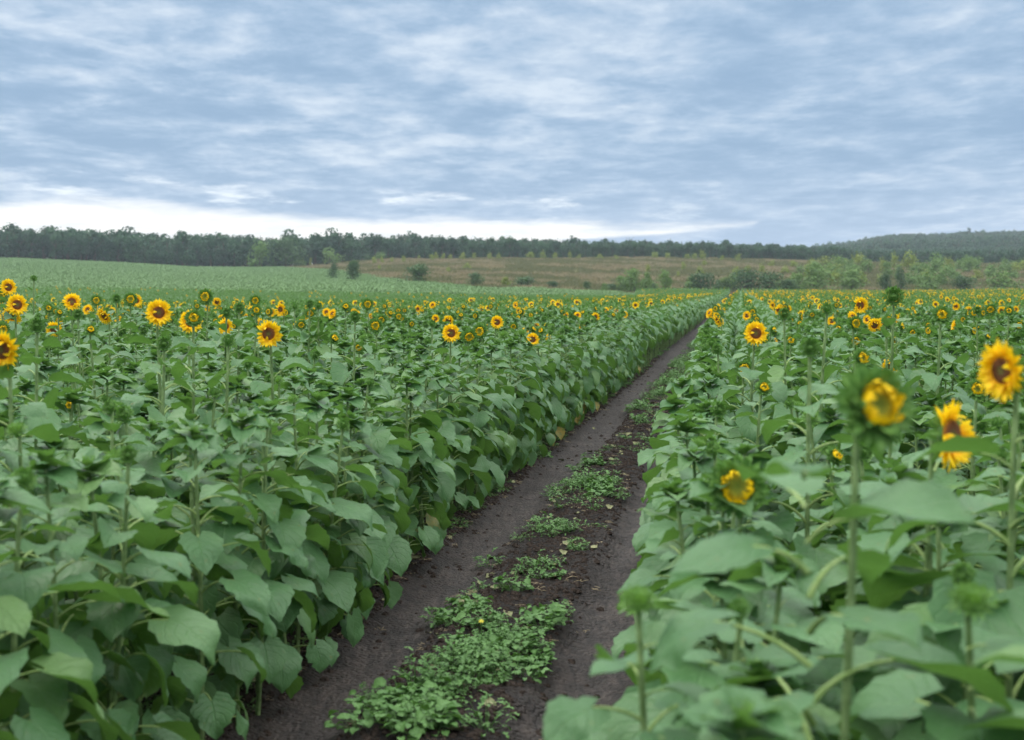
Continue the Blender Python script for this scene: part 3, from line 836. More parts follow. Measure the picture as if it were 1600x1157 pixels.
# far patches of field: many light plants in one piece, 3 rows wide
def patch(seed, flowers, n_rows=3, length=2.1, lod=1, hs=1.0, step=.28):
    rg = random.Random(seed); mb = MB()
    for r_ in range(n_rows):
        y = -length / 2 + rg.random() * .2
        while y < length / 2:
            s = (r_ - (n_rows - 1) / 2) * .71 + rg.uniform(-.1, .1)
            H = rg.uniform(1.38, 1.62) * hs
            st, lf, top = plant_foliage(rg.randrange(10 ** 6), H, lod)
            T = Matrix.Translation((s + SL * y, y, 0))
            mb.merge(st, T); mb.merge(lf, T)
            kd = rg.choices('FHB', flowers)[0]
            hd = {'F': head_open, 'H': head_half, 'B': head_bud}[kd](rg.randrange(999), R(rg.uniform(-25, 20)), 1)
            kk = 1.0 if kd != 'F' else 1.0
            M2 = T @ Matrix.Translation(top) @ Matrix.Rotation(rg.gauss(0, .7), 4, 'Z') @ Matrix.Scale(kk, 4)
            for p in hd: mb.merge(p, M2)
            y += rg.uniform(step * .8, step * 1.25)
    return simplify(mb, SUNF, 'sunflower_patch')
FP = [patch(500 + i, (6, 7, 87)) for i in range(6)]
GP = [patch(600 + i, (0.5, 1.5, 98)) for i in range(4)]
EX, EY = [-400, 0, 400, 700, 900, 1100, 1300, 1700], [50, 52, 56, 62, 85, 165, 300, 320]
pts = []
T_ = 2.13
for side, s0, dr in (('left', -2.62 + .355, -1), ('right', -.49 - .355, 1)):
    for k in range(90):
        s = s0 + dr * T_ * (k + .5)
        y = 35.7 + 1.05
        while y < 290:
            x = s + SL * y; px = x / y * F + 800
            if -150 < px < 1760 and in_green(x, y) and y < 285:
                e = np.interp(px, EX, EY) + rnd.uniform(-6, 6)
                if y < e: pts.append((x, y, tz(x, y), 0, rnd.uniform(.96, 1.06), rnd.randrange(6)))
                elif y < 150 or px > 1000: pts.append((x, y, tz(x, y), 0, rnd.uniform(.93, 1.03), 6 + rnd.randrange(4)))
            y += 2.1
scatter('sunflower_field', pts, FP + GP, 'far part of the sunflower field reaching to the bushes', 'field')
print('field patches', len(pts))
# low green crop on the hill at the left
def crop_patch(seed):
    rg = random.Random(seed); mb = MB()
    for i in range(230):
        x, y = rg.uniform(-3, 3), rg.uniform(-3, 3)
        for j in range(rg.randint(3, 6)):
            a = rg.uniform(0, 6.28); z = rg.uniform(.15, .8)
            leaf(mb, (x, y, z), a, rg.uniform(-.2, .45), rg.uniform(.13, .25), rg.uniform(.2, 1), rg, 3, 2, 0, rg.random())
    return mb.mesh('crop_patch', [M_crop])
M_crop = leaf_material('hill_crop', (0.115, 0.210, 0.080), (0.135, 0.235, 0.090), (0.11, 0.20, 0.065), veins=False, rough=.7, trans=.1)
CP = [crop_patch(i) for i in range(4)]
pts = []
y = 62.0
while y < 600:
    x = -.46 * y
    while x < .12 * y:
        px = x / y * F + 800
        if in_green(x, y + 6 * (vnoise(x / 9, y / 9, 3) - .5)) and y > (150 if px < 1000 else 1e9) - 4 and vnoise(x / 14, y / 40, 5) > .06:
            xx, yy = x + rnd.uniform(-1, 1), y + rnd.uniform(-1, 1)
            pts.append((xx, yy, tz(xx, yy), rnd.uniform(0, 6.28), rnd.uniform(.8, 1.15), rnd.randrange(4)))
        x += 4.8
    y += 4.8
scatter('green_crop', pts, CP, 'low green crop covering the gentle hill at the left', 'crop')
print('crop patches', len(pts))

# ------------------------------------------------------------------ weeds, debris, clods on the track
M_weed = leaf_material('weed_leaf', (0.050, 0.135, 0.030), (0.13, 0.26, 0.075), (0.085, 0.19, 0.035), veins=False, rough=.55)
M_straw = simple('dry_straw', (0.20, 0.16, 0.10), (0.36, 0.30, 0.20), 40, .9, .1)
M_dead = simple('dead_leaf', (0.13, 0.14, 0.07), (0.26, 0.26, 0.15), 30, .9, .1)
M_soil = simple('soil_clod', (0.016, 0.012, 0.010), (0.060, 0.046, 0.038), 25, .95, .1, .6, .01)
def lobed(mb, base, yaw, pitch, L, rg, mat=0):
    """small jagged weed leaf"""
    ydir = Vector((math.cos(yaw), math.sin(yaw), 0)); xd = Vector((-math.sin(yaw), math.cos(yaw), 0)); up = Vector((0, 0, 1))
    p = Vector(base); vs = []; a = pitch; N = 7; b = rg.uniform(.5, 1.4)
    ws = [.10, .62, .20, .95, .28, .55, .04]
    for i in range(N):
        t = i / (N - 1); nn = -ydir * math.sin(a) + up * math.cos(a)
        w = ws[i] * L * .32
        for q in (-1, 0, 1): vs.append(tuple(p + xd * (q * w) + nn * (abs(q) * w * .35 * rg.uniform(.2, 1.6))))
        p = p + (ydir * math.cos(a) + up * math.sin(a)) * (L / (N - 1)); a -= b / (N - 1)
    fs = [(i * 3 + j, i * 3 + j + 1, i * 3 + j + 4, i * 3 + j + 3) for i in range(N - 1) for j in (0, 1)]
    mb.add(vs, [f[::-1] for f in fs], mat, None, rg.random())
def weed(seed, h, n, ll, rad):
    rg = random.Random(seed); mb = MB()
    for i in range(n):
        a = rg.uniform(0, 6.28); r = rad * math.sqrt(rg.random()); z = h * rg.uniform(.1, 1) * (1 - .5 * (r / rad) ** 2)
        base = (r * math.cos(a), r * math.sin(a), z)
        if i % 3 == 0: tube(mb, [(r * .2 * math.cos(a), r * .2 * math.sin(a), -.01), (r * .6 * math.cos(a), r * .6 * math.sin(a), z * .6), base], [.0022, .0018, .0012], 3, 0, .9)
        lobed(mb, base, a + rg.uniform(-.9, .9), rg.uniform(-.2, .9), ll * rg.uniform(.6, 1.3), rg)
    return mb.mesh('weed', [M_weed])
def weed_round(seed, n, ll, rad, h):
    rg = random.Random(seed); mb = MB()
    for i in range(n):
        a = rg.uniform(0, 6.28); r = rad * math.sqrt(rg.random()); z = h * rg.uniform(.2, 1)
        base = (r * math.cos(a), r * math.sin(a), z)
        tube(mb, [(r * .2 * math.cos(a), r * .2 * math.sin(a), -.01), base], [.002, .0014], 3, 0, .9)
        leaf(mb, base, a + rg.uniform(-.6, .6), rg.uniform(-.2, .4), ll * rg.uniform(.6, 1.3), rg.uniform(.1, .7), rg, 6, 4, 0, rg.random(), rg.uniform(-.4, .4), rg.uniform(.4, .58), .25)
    return mb.mesh('weed', [M_weed])
def weed_grass(seed):
    rg = random.Random(seed); mb = MB()
    for i in range(26):
        a = rg.uniform(0, 6.28); L = rg.uniform(.08, .22); w_ = rg.uniform(.002, .004); el = rg.uniform(.6, 1.45); x, y = rg.gauss(0, .03), rg.gauss(0, .03)
        d = Vector((math.cos(a), math.sin(a), 0)); s = Vector((-math.sin(a), math.cos(a), 0)) * w_; pnt = Vector((x, y, 0)); vs = []
        for k in range(4):
            vs += [tuple(pnt - s * (1 - k / 3.2)), tuple(pnt + s * (1 - k / 3.2))]; pnt = pnt + (d * math.cos(el) + Vector((0, 0, 1)) * math.sin(el)) * L / 3; el -= .35
        mb.add(vs, [(2 * k, 2 * k + 1, 2 * k + 3, 2 * k + 2) for k in range(3)], 0, None, rg.random())
    return mb.mesh('weed', [M_weed2])
M_weed2 = leaf_material('weed_grass', (0.10, 0.19, 0.04), (0.22, 0.27, 0.09), (0.09, 0.18, 0.04), veins=False, rough=.6)
WP = [weed(1, .15, 46, .065, .13), weed(2, .20, 50, .05, .12), weed(3, .10, 60, .045, .16), weed(4, .07, 40, .05, .14), weed(5, .26, 44, .06, .10), weed(6, .05, 26, .035, .12), weed_round(7, 44, .042, .15, .09), weed_round(8, 36, .056, .14, .12), weed_grass(9)]
pts = []
mid = -1.52
def strip_density(y, s):
    d = float(np.interp(y, [2, 6, 7.2, 7.7, 9.0, 9.35, 9.6, 10.2, 12.3, 13, 16.5, 17.5, 20, 21, 24, 30, 34, 60], [.3, .5, .8, 1, .9, .10, .08, .75, .6, .35, .75, .6, .35, .4, .95, 1, .9, .9]))
    return d * float(np.clip(3.2 * (vnoise(s * 2.6 + 3, y * 1.5, 21) * .6 + vnoise(s * 6, y * 4, 22) * .4 - (.37 if y < 9.2 else .44)), .02, 1))
for i in range(4300):
    y = 2.5 + (70 - 2.5) * rnd.random() ** 1.6
    s = mid - .03 + rnd.gauss(0, .20 if y > 9.5 else .25)
    if abs(s - mid) > .42: continue
    if rnd.random() > strip_density(y, s) * (1 - .5 * abs(s - mid) / .5): continue
    if y > 14 and rnd.random() < .2: continue
    x = s + SL * y
    k = rnd.choices(range(9), (5, 5, 4, 3, 3 if abs(s - mid) < .25 else 0, 3, 0, 0, 4))[0]
    if vnoise(s * 1.5, y * .7, 51) > .62: k = rnd.choice([6, 7, 7, 1])
    pts.append((x, y, tz(x, y) + float(track_z(np.array(s), np.array(y))) - .005, rnd.uniform(0, 6.28), rnd.uniform(.45, 1.05), k))
for i in range(2300):       # edges of the fields, and under the plants
    y = 3 + 50 * rnd.random() ** 1.7
    s = rnd.choice([S_E0 + .12 - abs(rnd.gauss(0, .35)), S_E1 + abs(rnd.gauss(0, .3))])
    if vnoise(s * 2, y * .8, 31) < .42: continue
    x = s + SL * y
    pts.append((x, y, tz(x, y) + float(track_z(np.array(s), np.array(y))) - .005, rnd.uniform(0, 6.28), rnd.uniform(.3, .85), rnd.choice([2, 3, 3, 5, 1, 6, 7, 8])))
scatter('weeds', pts, WP, 'low green weeds growing between the ruts and along the field edges', 'weeds')
def debris(seed):
    rg = random.Random(seed); mb = MB()
    if seed % 3 == 0:
        for i in range(5):
            x, y = rg.uniform(-.06, .06), rg.uniform(-.06, .06); a = rg.uniform(0, 6.28); l = rg.uniform(.03, .09)
            tube(mb, [(x, y, .006), (x + l * .5 * math.cos(a), y + l * .5 * math.sin(a), .012), (x + l * math.cos(a + .3), y + l * math.sin(a + .3), .005)], [.0022, .0025, .0018], 4, 0)
    else:
        leaf(mb, (0, 0, .012), rg.uniform(0, 6), rg.uniform(-.1, .3), rg.uniform(.05, .11), rg.uniform(-.6, .9), rg, 5, 4, 1, .5, rg.uniform(-.4, .4))
    return mb.mesh('debris', [M_straw, M_dead])
def clod(seed):
    rg = random.Random(seed); mb = MB(); vs = []; n = 7
    for i in range(5):
        t = PI * i / 4
        for j in range(n):
            a = 2 * PI * j / n; r = .03 * rg.uniform(.75, 1.2)
            vs.append((r * math.sin(t) * math.cos(a), r * math.sin(t) * math.sin(a), r * .7 * math.cos(t)))
    fs = [(i * n + j, (i + 1) * n + j, (i + 1) * n + (j + 1) % n, i * n + (j + 1) % n) for i in range(4) for j in range(n)]
    mb.add(vs, fs, 0); return mb.mesh('soil_clod', [M_soil], smooth=False)
pts, pc = [], []
for i in range(42000):
    y = 3 + 40 * rnd.random() ** 1.7
    q = rnd.random()
    s = (S_E0 + rnd.gauss(0, .16)) if q < .4 else (mid + rnd.gauss(0, .3)) if q < .8 else (S_E1 + rnd.gauss(0, .16))
    if min(abs(s - S_LR), abs(s - S_RR)) < .27 and rnd.random() < .86: continue
    x = s + SL * y; z = tz(x, y) + float(track_z(np.array(s), np.array(y)))
    if i % 22 == 0: pts.append((x, y, z + .003, rnd.uniform(0, 6.28), rnd.uniform(.35, 1.0), rnd.choices(range(6), (4, 1, 1, 4, 1, 1))[0]))
    else: pc.append((x, y, z + .003, rnd.uniform(0, 6.28), rnd.uniform(.2, 1.0) ** 1.9 + .06, rnd.randrange(3)))
scatter('plant_debris', pts, [debris(i) for i in range(6)], 'dry stalk bits and fallen leaves on the dark soil', 'debris')
scatter('soil_clods', pc, [clod(i) for i in range(3)], 'dark crumbs and clods of soil beside the ruts', 'soil')

def track_point(px, py):
    rx, rz = ray(px, py); d = -CAMZ / rz; x = rx * d; s = x - SL * d
    return x, d, tz(x, d) + float(track_z(np.array(s), np.array(d)))
# yellow flower in the weeds
x, y, z = track_point(751, 1036)
e = bpy.data.objects.new('weed_flower', None); COL.objects.link(e); e.location = (x, y, z)
tag(e, 'small pale yellow flower blooming in the weeds between the ruts', 'flower')
s_ = MB(); tube(s_, [(0, 0, -.02), (.006, 0, .10), (.004, -.004, .19)], [.002, .002, .0017], 5, 0); obj('stalk', s_.mesh('stalk', [M_weed]), e)
p_ = MB(); Mx = Matrix.Translation((.004, -.004, .19)) @ Matrix.Rotation(.5, 4, 'X')
for i in range(14): blade(p_, Mx, 2 * PI * i / 14, .002, .017, .008, .5 + .3 * (i % 2), -.4, 0, .5, 4)
M_pale = simple('pale_yellow_petal', (0.55, 0.50, 0.05), (0.7, 0.62, 0.10), 50, .6, .3)
obj('petals', p_.mesh('petals', [M_pale]), e)
# tall grass blades at the field edge
x, y, z = track_point(690, 806)
e = bpy.data.objects.new('grass_plant', None); COL.objects.link(e); e.location = (x, y, z - .02)
tag(e, 'tall bright yellow-green grass plant with long blades at the left field edge', 'grass')
M_grass = simple('bright_grass', (0.14, 0.30, 0.03), (0.22, 0.40, 0.05), 15, .5, .4, trans=.3, tcol=(0.3, 0.5, 0.05))
s_ = MB(); tube(s_, [(0, 0, 0), (0, .01, .3), (.01, 0, .55)], [.006, .005, .003], 6, 0); obj('stem', s_.mesh('stem', [M_grass]), e)
def grass_blade(mb, a, z0, L, w, el, bend):
    d = Vector((math.cos(a), math.sin(a), 0)); s = Vector((-math.sin(a), math.cos(a), 0)); up = Vector((0, 0, 1)); p = Vector((0, 0, z0)); vs = []; N = 10
    for i in range(N):
        t = i / (N - 1); ww = w * math.sin(PI * min(1, .25 + .75 * t)) ** .7 * (1 if i < N - 1 else .05) + .001
        nn = -d * math.sin(el) + up * math.cos(el)
        for q in (-1, 0, 1): vs.append(tuple(p + s * q * ww * .5 + nn * abs(q) * ww * .2))
        p = p + (d * math.cos(el) + up * math.sin(el)) * (L / (N - 1)); el -= bend / (N - 1)
    mb.add(vs, [(i * 3 + j, i * 3 + j + 1, i * 3 + j + 4, i * 3 + j + 3) for i in range(N - 1) for j in (0, 1)], 0)
for a, z0, L, w, el, bd in ((-1.3, .28, .62, .028, 1.52, .35), (2.2, .30, .5, .024, 1.45, .6), (-2.4, .12, .45, .022, 1.2, 1.8), (.4, .18, .5, .022, 1.25, 1.5), (3.4, .05, .35, .02, 1.0, 1.6), (-.7, .35, .35, .02, 1.5, .4)):
    b_ = MB(); grass_blade(b_, a, z0, L, w, el, bd); obj('blade', b_.mesh('blade', [M_grass]), e)

# ------------------------------------------------------------------ trees and bushes
def foliage_material(name, c1, c2, c3):
    m, t, out = mat(name)
    oi = t.new('ShaderNodeObjectInfo').outputs['Random']; var = t.attr('var')
    pos = t.new('ShaderNodeNewGeometry').outputs['Position']
    n = t.noise(pos, .35, 3)
    f = t.math('ADD', t.math('MULTIPLY', oi, .55), t.math('MULTIPLY', var, .45))
    c = t.mix(f, c1, c2); c = t.mix(t.math('MULTIPLY', t.smooth(n, .45, .7), .6), c, c3)
    p = principled(t, c, .65, .25)
    add_trans(t, out, p, c2, .18)
    return m
M_forest = foliage_material('forest_foliage', (0.010, 0.042, 0.028), (0.046, 0.112, 0.046), (0.018, 0.056, 0.040))
M_bush = foliage_material('bush_foliage', (0.026, 0.068, 0.030), (0.060, 0.125, 0.040), (0.040, 0.085, 0.030))
M_willow = foliage_material('light_green_foliage', (0.075, 0.155, 0.035), (0.130, 0.225, 0.055), (0.10, 0.17, 0.05))
M_young = foliage_material('yellow_green_foliage', (0.130, 0.190, 0.025), (0.200, 0.260, 0.045), (0.16, 0.20, 0.04))
M_bark = simple('bark', (0.05, 0.04, 0.03), (0.11, 0.09, 0.065), 3, .9, .2, .6, .05)
def crown(seed, W, H, z0, n, leafs, shape='round', D=None):
    """leaf clumps scattered through several lobes, loose and uneven"""
    rg = random.Random(seed); mb = MB(); D = D or W
    lobes = []
    for i in range(n):
        a = rg.uniform(0, 6.28); r = rg.uniform(0, .30); h = rg.uniform(.12, .9)
        if shape == 'cone': r *= 1.2 * (1 - h); rad = .20 * (1.25 - h)
        elif shape == 'low': rad = rg.uniform(.20, .34) * (1.15 - .7 * h); r *= 1.25 * (1 - h * .5)
        else: rad = rg.uniform(.16, .28); r *= 1.15 * math.sin(PI * min(1, .25 + .75 * h)) ** .5
        lobes.append((r * math.cos(a) * W, r * math.sin(a) * D, z0 + h * (H - z0) * .88, rad * (W + D) * .5, rg.random()))
    per = leafs // n
    ls = max(.07, 1.12 * math.sqrt(W * H / leafs))
    for (cx, cy, cz, rr, v) in lobes:
        for i in range(per):
            u = Vector((rg.gauss(0, 1), rg.gauss(0, 1), rg.gauss(0, 1) * .85)).normalized()
            q = rr * (rg.uniform(.72, 1.12) if rg.random() < .85 else rg.uniform(1.1, 1.4))
            c = Vector((cx, cy, cz)) + u * q
            if c.z < z0 * .5: c.z = z0 * .5 + rg.random() * .3
            c.z = min(c.z, H * 1.04)
            nn = (u + Vector((rg.gauss(0, .4), rg.gauss(0, .4), rg.gauss(0, .4)))).normalized()
            a = nn.orthogonal().normalized(); b = nn.cross(a); k = ls * rg.uniform(.6, 1.5); rot = rg.uniform(0, 6.28)
            a, b = a * math.cos(rot) + b * math.sin(rot), b * math.cos(rot) - a * math.sin(rot)
            mb.add([tuple(c + a * k), tuple(c + b * k * .55), tuple(c - a * k), tuple(c - b * k * .55)], [(0, 1, 2, 3)], 0, None, min(1, max(0, v + rg.uniform(-.3, .3))))
    return mb
def trunk(seed, H, r, n=5, spread=.2):
    rg = random.Random(seed); mb = MB()
    tube(mb, [(0, 0, -.3), (rg.uniform(-.02, .02) * H, 0, H * .3), (rg.uniform(-.03, .03) * H, rg.uniform(-.03, .03) * H, H * .8)], [r * 1.3, r, r * .35], 7, 0)
    for i in range(n):
        a = 2 * PI * i / n + rg.random(); h = H * rg.uniform(.25, .6)
        tube(mb, [(0, 0, h), (math.cos(a) * H * spread * .5, math.sin(a) * H * spread * .5, h + H * .12), (math.cos(a) * H * spread, math.sin(a) * H * spread, h + H * rg.uniform(.2, .3))], [r * .5, r * .35, r * .12], 5, 0)
    return mb
def tree(name, x, y, cm, tm, scale, label, cat, group, rot=None, tname='trunk', sz=None):
    e = bpy.data.objects.new(name, None); COL.objects.link(e); e.location = (x, y, tz(x, y) - .05)
    tag(e, label, cat, group)
    e.rotation_euler = (0, 0, rnd.uniform(0, 6.28) if rot is None else rot); e.scale = (scale, scale, sz or scale)
    obj('crown', cm, e); obj(tname, tm, e)
    return e
# prototypes: forest trees about 12 m
FT = []
for i in range(8):
    H = 12.0 * [1, 1.08, .92, 1.12, .95, 1.02, .88, 1.15][i]; W = [8.5, 7, 9, 6, 8, 7.5, 9.5, 5.2][i]
    cb = crown(700 + i, W, H, .5, 12, 900, 'round'); tb = trunk(800 + i, H, .22)
    FT.append((cb.mesh('crown', [M_forest]), tb.mesh('trunk', [M_bark]), cb, tb))
FW = []
for i in range(8):
    cb = crown(900 + i, [8.5, 7, 9, 6, 8, 7.5, 9.5, 5.2][i], 12, .5, 10, 420, 'round')
    w = MB(); w.merge(cb, None, {0: 0}); w.merge(FT[i][3], None, {0: 1}); FW.append(w.mesh('forest_tree', [M_forest, M_bark]))
def front(px):      # distance of the wood's edge
    return float(np.interp(px, [-300, 0, 400, 600, 800, 1000, 1200, 1400, 1600, 2000], [552, 548, 545, 556, 560, 562, 566, 570, 575, 580]))
def treeh(px):      # height factor of the wood
    return float(np.interp(px, [-300, 0, 200, 400, 600, 800, 1000, 1200, 1400, 1700], [1.10, 1.10, 1.14, 1.14, .92, .72, .60, .58, .50, .55]))
n = 0; px = -25.0
while px < 1640:
    d = front(px) + rnd.uniform(-4, 5); x = (px - 800) / F * d
    k = treeh(px) * rnd.uniform(.80, 1.08)
    sec = 'tall dark tree along the front of the left wood' if px < 520 else 'dark tree along the front of the middle wood' if px < 1080 else 'small dark tree at the front of the right wood below the hill'
    c, t, _, _ = FT[rnd.randrange(8)]
    tree('forest_tree', x, d, c, t, k, sec, 'tree', {0: 'front trees of the left wood', 1: 'front trees of the middle wood', 2: 'front trees of the right wood'}[(px >= 520) + (px >= 1080)])
    n += 1; px += 19.0 * k / 1.0 * rnd.uniform(.8, 1.2)
print('front trees', n)
pts = []
y = 556.0
while y < 1600:
    x = -.46 * y
    while x < .46 * y:
        px = x / y * F + 800
        fr = front(px)
        deep = float(np.interp(px, [-300, 500, 700, 1000, 1250, 1300, 1350], [640, 640, 800, 860, 900, 1600, 1600]))
        if y > fr + 4 and y < deep:
            k = treeh(px) * rnd.uniform(.72, 1.12) if y < 900 else rnd.uniform(.5, .95)
            if rnd.random() < .04: k *= 1.18
            jj = 2 if y < 900 else 5
            xx, yy = x + rnd.uniform(-jj, jj), y + rnd.uniform(-jj, jj)
            pts.append((xx, yy, tz(xx, yy) - .2, rnd.uniform(0, 6.28), k, rnd.randrange(8)))
        x += 5.6 if px < 700 else 4.6
    y += 5.2 if y < 900 else 7
scatter('forest', pts, FW, 'dark green wood covering the low ridge and the hill behind the fields', 'forest')
print('forest', len(pts))
# small trees sticking out on the right hill crest
for (px, py, k) in ((1435, 357, 1.0), (1477, 357, .8), (1511, 354, 1.25), (1522, 357, 1.0), (1567, 363, .8)):
    d = 1330; x = (px - 800) / F * d; c, t, _, _ = FT[rnd.randrange(8)]
    e = tree('hill_tree', x, d, c, t, k, 'tree standing out on the crest of the wooded right hill', 'tree', 'trees on the right hill crest')
# bushes: px, base py, width px, height px, kind, distance, label
BUSH = [
 (520, 427, 17, 15, 'b', 330, 'small dark bush left of the bigger one at the edge of the dry meadow'),
 (551, 431, 29, 25, 'b', 318, 'round dark bush on the border of green crop and dry meadow'),
 (655, 440, 46, 24, 'b', 296, 'wide dark bush left of the middle of the dry meadow'),
 (744, 446, 30, 20, 'b', 290, 'compact dark bush in the dry meadow, right of the wide one'),
 (790, 451, 20, 17, 'y', 285, 'yellow-green shrub between the compact bush and the long dark one'),
 (822, 452, 46, 18, 'b', 284, 'long low dark bush at the foot of the dry meadow'),
 (863, 453, 24, 13, 'b', 284, 'low dark bush right beside the long one'),
 (918, 455, 15, 14, 'b', 288, 'tiny dark bush alone before the pale green clump'),
 (944, 456, 16, 12, 'w', 288, 'low light green shrub next to the tiny dark bush'),
 (985, 457, 38, 33, 'w', 292, 'light green bushy willow, first of the clump right of the middle'),
 (1010, 457, 22, 28, 'w', 294, 'narrow light green bush between two wide willows'),
 (1040, 459, 32, 33, 'w', 291, 'dense green willow bush in the middle of the clump'),
 (1078, 459, 26, 24, 'w', 298, 'low light green bush before the dark round one'),
 (1095, 460, 52, 34, 'b', 292, 'broad dark round bush where the track meets the horizon'),
 (1135, 460, 24, 24, 'w', 296, 'pale green bush between two dark round bushes'),
 (1165, 459, 50, 38, 'b', 293, 'tall dark bush right of the broad round one'),
 (1200, 459, 52, 34, 'b', 292, 'dark bush at the right end of the dark clump'),
 (1236, 459, 34, 20, 'b', 291, 'low dark bush trailing the dark clump'),
 (1278, 452, 56, 34, 'w', 297, 'wide light green thicket left of the yellow saplings'),
 (1330, 452, 54, 26, 'w', 299, 'low pale thicket behind the dark-centred sunflower'),
 (1385, 452, 26, 20, 'b', 296, 'small dark bush amid pale thickets on the right'),
 (1408, 448, 18, 26, 'b', 305, 'narrow dark shrub on the right slope'),
 (1445, 453, 44, 24, 'w', 296, 'mid-green thicket on the right slope foot'),
 (1505, 453, 46, 20, 'b', 296, 'low blue-green bush at the right slope foot'),
 (1560, 452, 60, 26, 'w', 297, 'wide grassy thicket near the right picture edge'),
 (1625, 452, 50, 26, 'w', 297, 'thicket cut by the right picture edge'),
]
def unit_bush(seed, m, shape, lv=900):
    return (crown(seed, 1.0 * 10, 10, 0.1, 13, lv, shape).mesh('crown', [m]), trunk(seed, 7, .18, 7, .3).mesh('stems', [M_bark]))
UB = {'b': [unit_bush(50 + i, M_bush, 'low', 1300) for i in range(4)], 'w': [unit_bush(60 + i, M_willow, 'low', 1300) for i in range(4)],
      'y': [unit_bush(70 + i, M_young, 'low', 600) for i in range(4)], 'c': [unit_bush(80 + i, M_young, 'round', 520) for i in range(5)],
      'g': [unit_bush(90 + i, M_willow, 'round', 700) for i in range(5)]}
def on_slope(px, py, lo=270, hi=560):
    """distance at which the ground shows at this height in the photo"""
    rx, rz = ray(px, py); best = None
    for d in np.arange(lo, hi, 2.0):
        if CAMZ + rz * d <= tz(rx * d, d): return float(d)
    return float(hi)
def put_bush(px, py, w, h, kind, d, name, label, cat, group):
    rx, rz = ray(px, py); x = rx * d
    c, t = UB[kind][rnd.randrange(len(UB[kind]))]
    W = w * d / F / 10 * 1.25; Hh = h * d / F / 10
    base = CAMZ + rz * d
    top = base + h * d / F
    g = tz(x, d)
    Hh = max(.08, (top - g) / 10 * 1.25)
    e = tree(name, x, d, c, t, W, label, cat, group, None, 'stems', Hh)
for (px, py, w, h, kd, d, lab) in BUSH:
    put_bush(px, py, w, h, kd, d, 'bush', lab, 'bush', 'bushes at the foot of the meadow')
for i in range(16):
    px = rnd.uniform(955, 1260); w_ = rnd.uniform(20, 38)
    kd = rnd.choice('wwb')
    put_bush(px, 458, w_, w_ * rnd.uniform(.5, .8), kd, rnd.uniform(294, 306), 'bush', {'w': 'light green bush merging into the hedge-like clump near the track end', 'b': 'dark bush merging into the hedge-like clump near the track end'}[kd], 'bush', {'w': 'light bushes of the central clump', 'b': 'dark bushes of the central clump'}[kd])
# yellow-green saplings along the top of the meadow and on it
SAP = [(485, 412, 5, 7), (585, 412, 8, 9), (597, 411, 6, 8), (613, 410, 6, 6), (630, 410, 7, 8), (655, 406, 5, 6), (675, 408, 9, 8), (682, 405, 7, 9), (692, 405, 7, 7), (703, 405, 8, 6), (722, 405, 10, 8),
       (741, 403, 7, 6), (765, 404, 8, 7), (779, 404, 7, 6), (828, 404, 14, 8), (848, 404, 9, 9), (867, 404, 9, 7), (890, 404, 6, 9), (904, 404, 8, 5), (937, 404, 9, 6), (963, 405, 7, 5), (1023, 404, 11, 9), (1043, 404, 9, 8),
       (1074, 404, 8, 6), (1085, 405, 10, 7), (1098, 405, 10, 11), (1128, 407, 8, 6), (1153, 407, 9, 8), (730, 421, 12, 8), (593, 422, 6, 7), (701, 424, 7, 5), (1012, 425, 8, 9), (1068, 422, 8, 10), (1060, 432, 6, 7),
       (1094, 430, 12, 11), (1100, 415, 8, 6), (1150, 432, 14, 12), (1190, 428, 12, 12), (1168, 425, 9, 9), (1208, 440, 9, 9)]
SAPR = [(1268, 421, 15, 14, 'c'), (1290, 418, 20, 14, 'c'), (1310, 418, 12, 12, 'c'), (1322, 418, 10, 11, 'c'), (1341, 420, 24, 20, 'c'), (1357, 430, 20, 20, 'g'), (1379, 428, 13, 20, 'c'), (1397, 422, 12, 21, 'c'), (1422, 426, 24, 26, 'c'),
        (1445, 432, 20, 20, 'g'), (1460, 431, 20, 20, 'g'), (1482, 424, 16, 18, 'c'), (1497, 424, 16, 16, 'g'), (1512, 428, 14, 18, 'g'), (1445, 446, 16, 20, 'c'), (1487, 440, 14, 18, 'g'), (1527, 440, 14, 16, 'c'), (1545, 432, 14, 14, 'g'), (1568, 430, 14, 16, 'g'),
        (1588, 428, 14, 16, 'c'), (1300, 440, 26, 22, 'g'), (1262, 440, 16, 20, 'c'), (1330, 442, 18, 20, 'g'), (1402, 440, 10, 16, 'g'), (1375, 446, 14, 14, 'c'), (1240, 420, 12, 10, 'c'), (1226, 430, 12, 12, 'c'), (1572, 445, 16, 16, 'c'), (1205, 418, 10, 9, 'c')]
for (px, py, w, h) in SAP:
    d = on_slope(px, py + 2, 270, front(px) - 8)
    put_bush(px, py, w * 1.15, h * 1.1, 'c', d, 'sapling', 'small yellow-green sapling on the dry meadow before the wood', 'sapling', 'yellow-green saplings on the dry meadow')
for (px, py, w, h, kd) in SAPR:
    d = on_slope(px, py, 292, front(px) - 8)
    put_bush(px, py, w * 1.2, h * 1.1, kd, d, 'young_tree', 'young yellow-green tree on the right slope' if kd == 'c' else 'young mid-green tree on the right slope', 'tree', 'young yellow-green trees of the right slope' if kd == 'c' else 'young mid-green trees of the right slope')
for i in range(46):
    px, py = rnd.uniform(1225, 1640), rnd.uniform(418, 448); d = on_slope(px, py + 2, 292, front(px) - 8); w_ = rnd.uniform(12, 28)
    kd = rnd.choice('gwgc')
    put_bush(px, py, w_, w_ * rnd.uniform(.6, 1.0), kd, d, 'shrub', 'yellow-green shrub scattered over the right slope' if kd == 'c' else 'mid-green shrub scattered over the right slope', 'shrub', 'yellow-green shrubs of the right slope' if kd == 'c' else 'mid-green shrubs of the right slope')
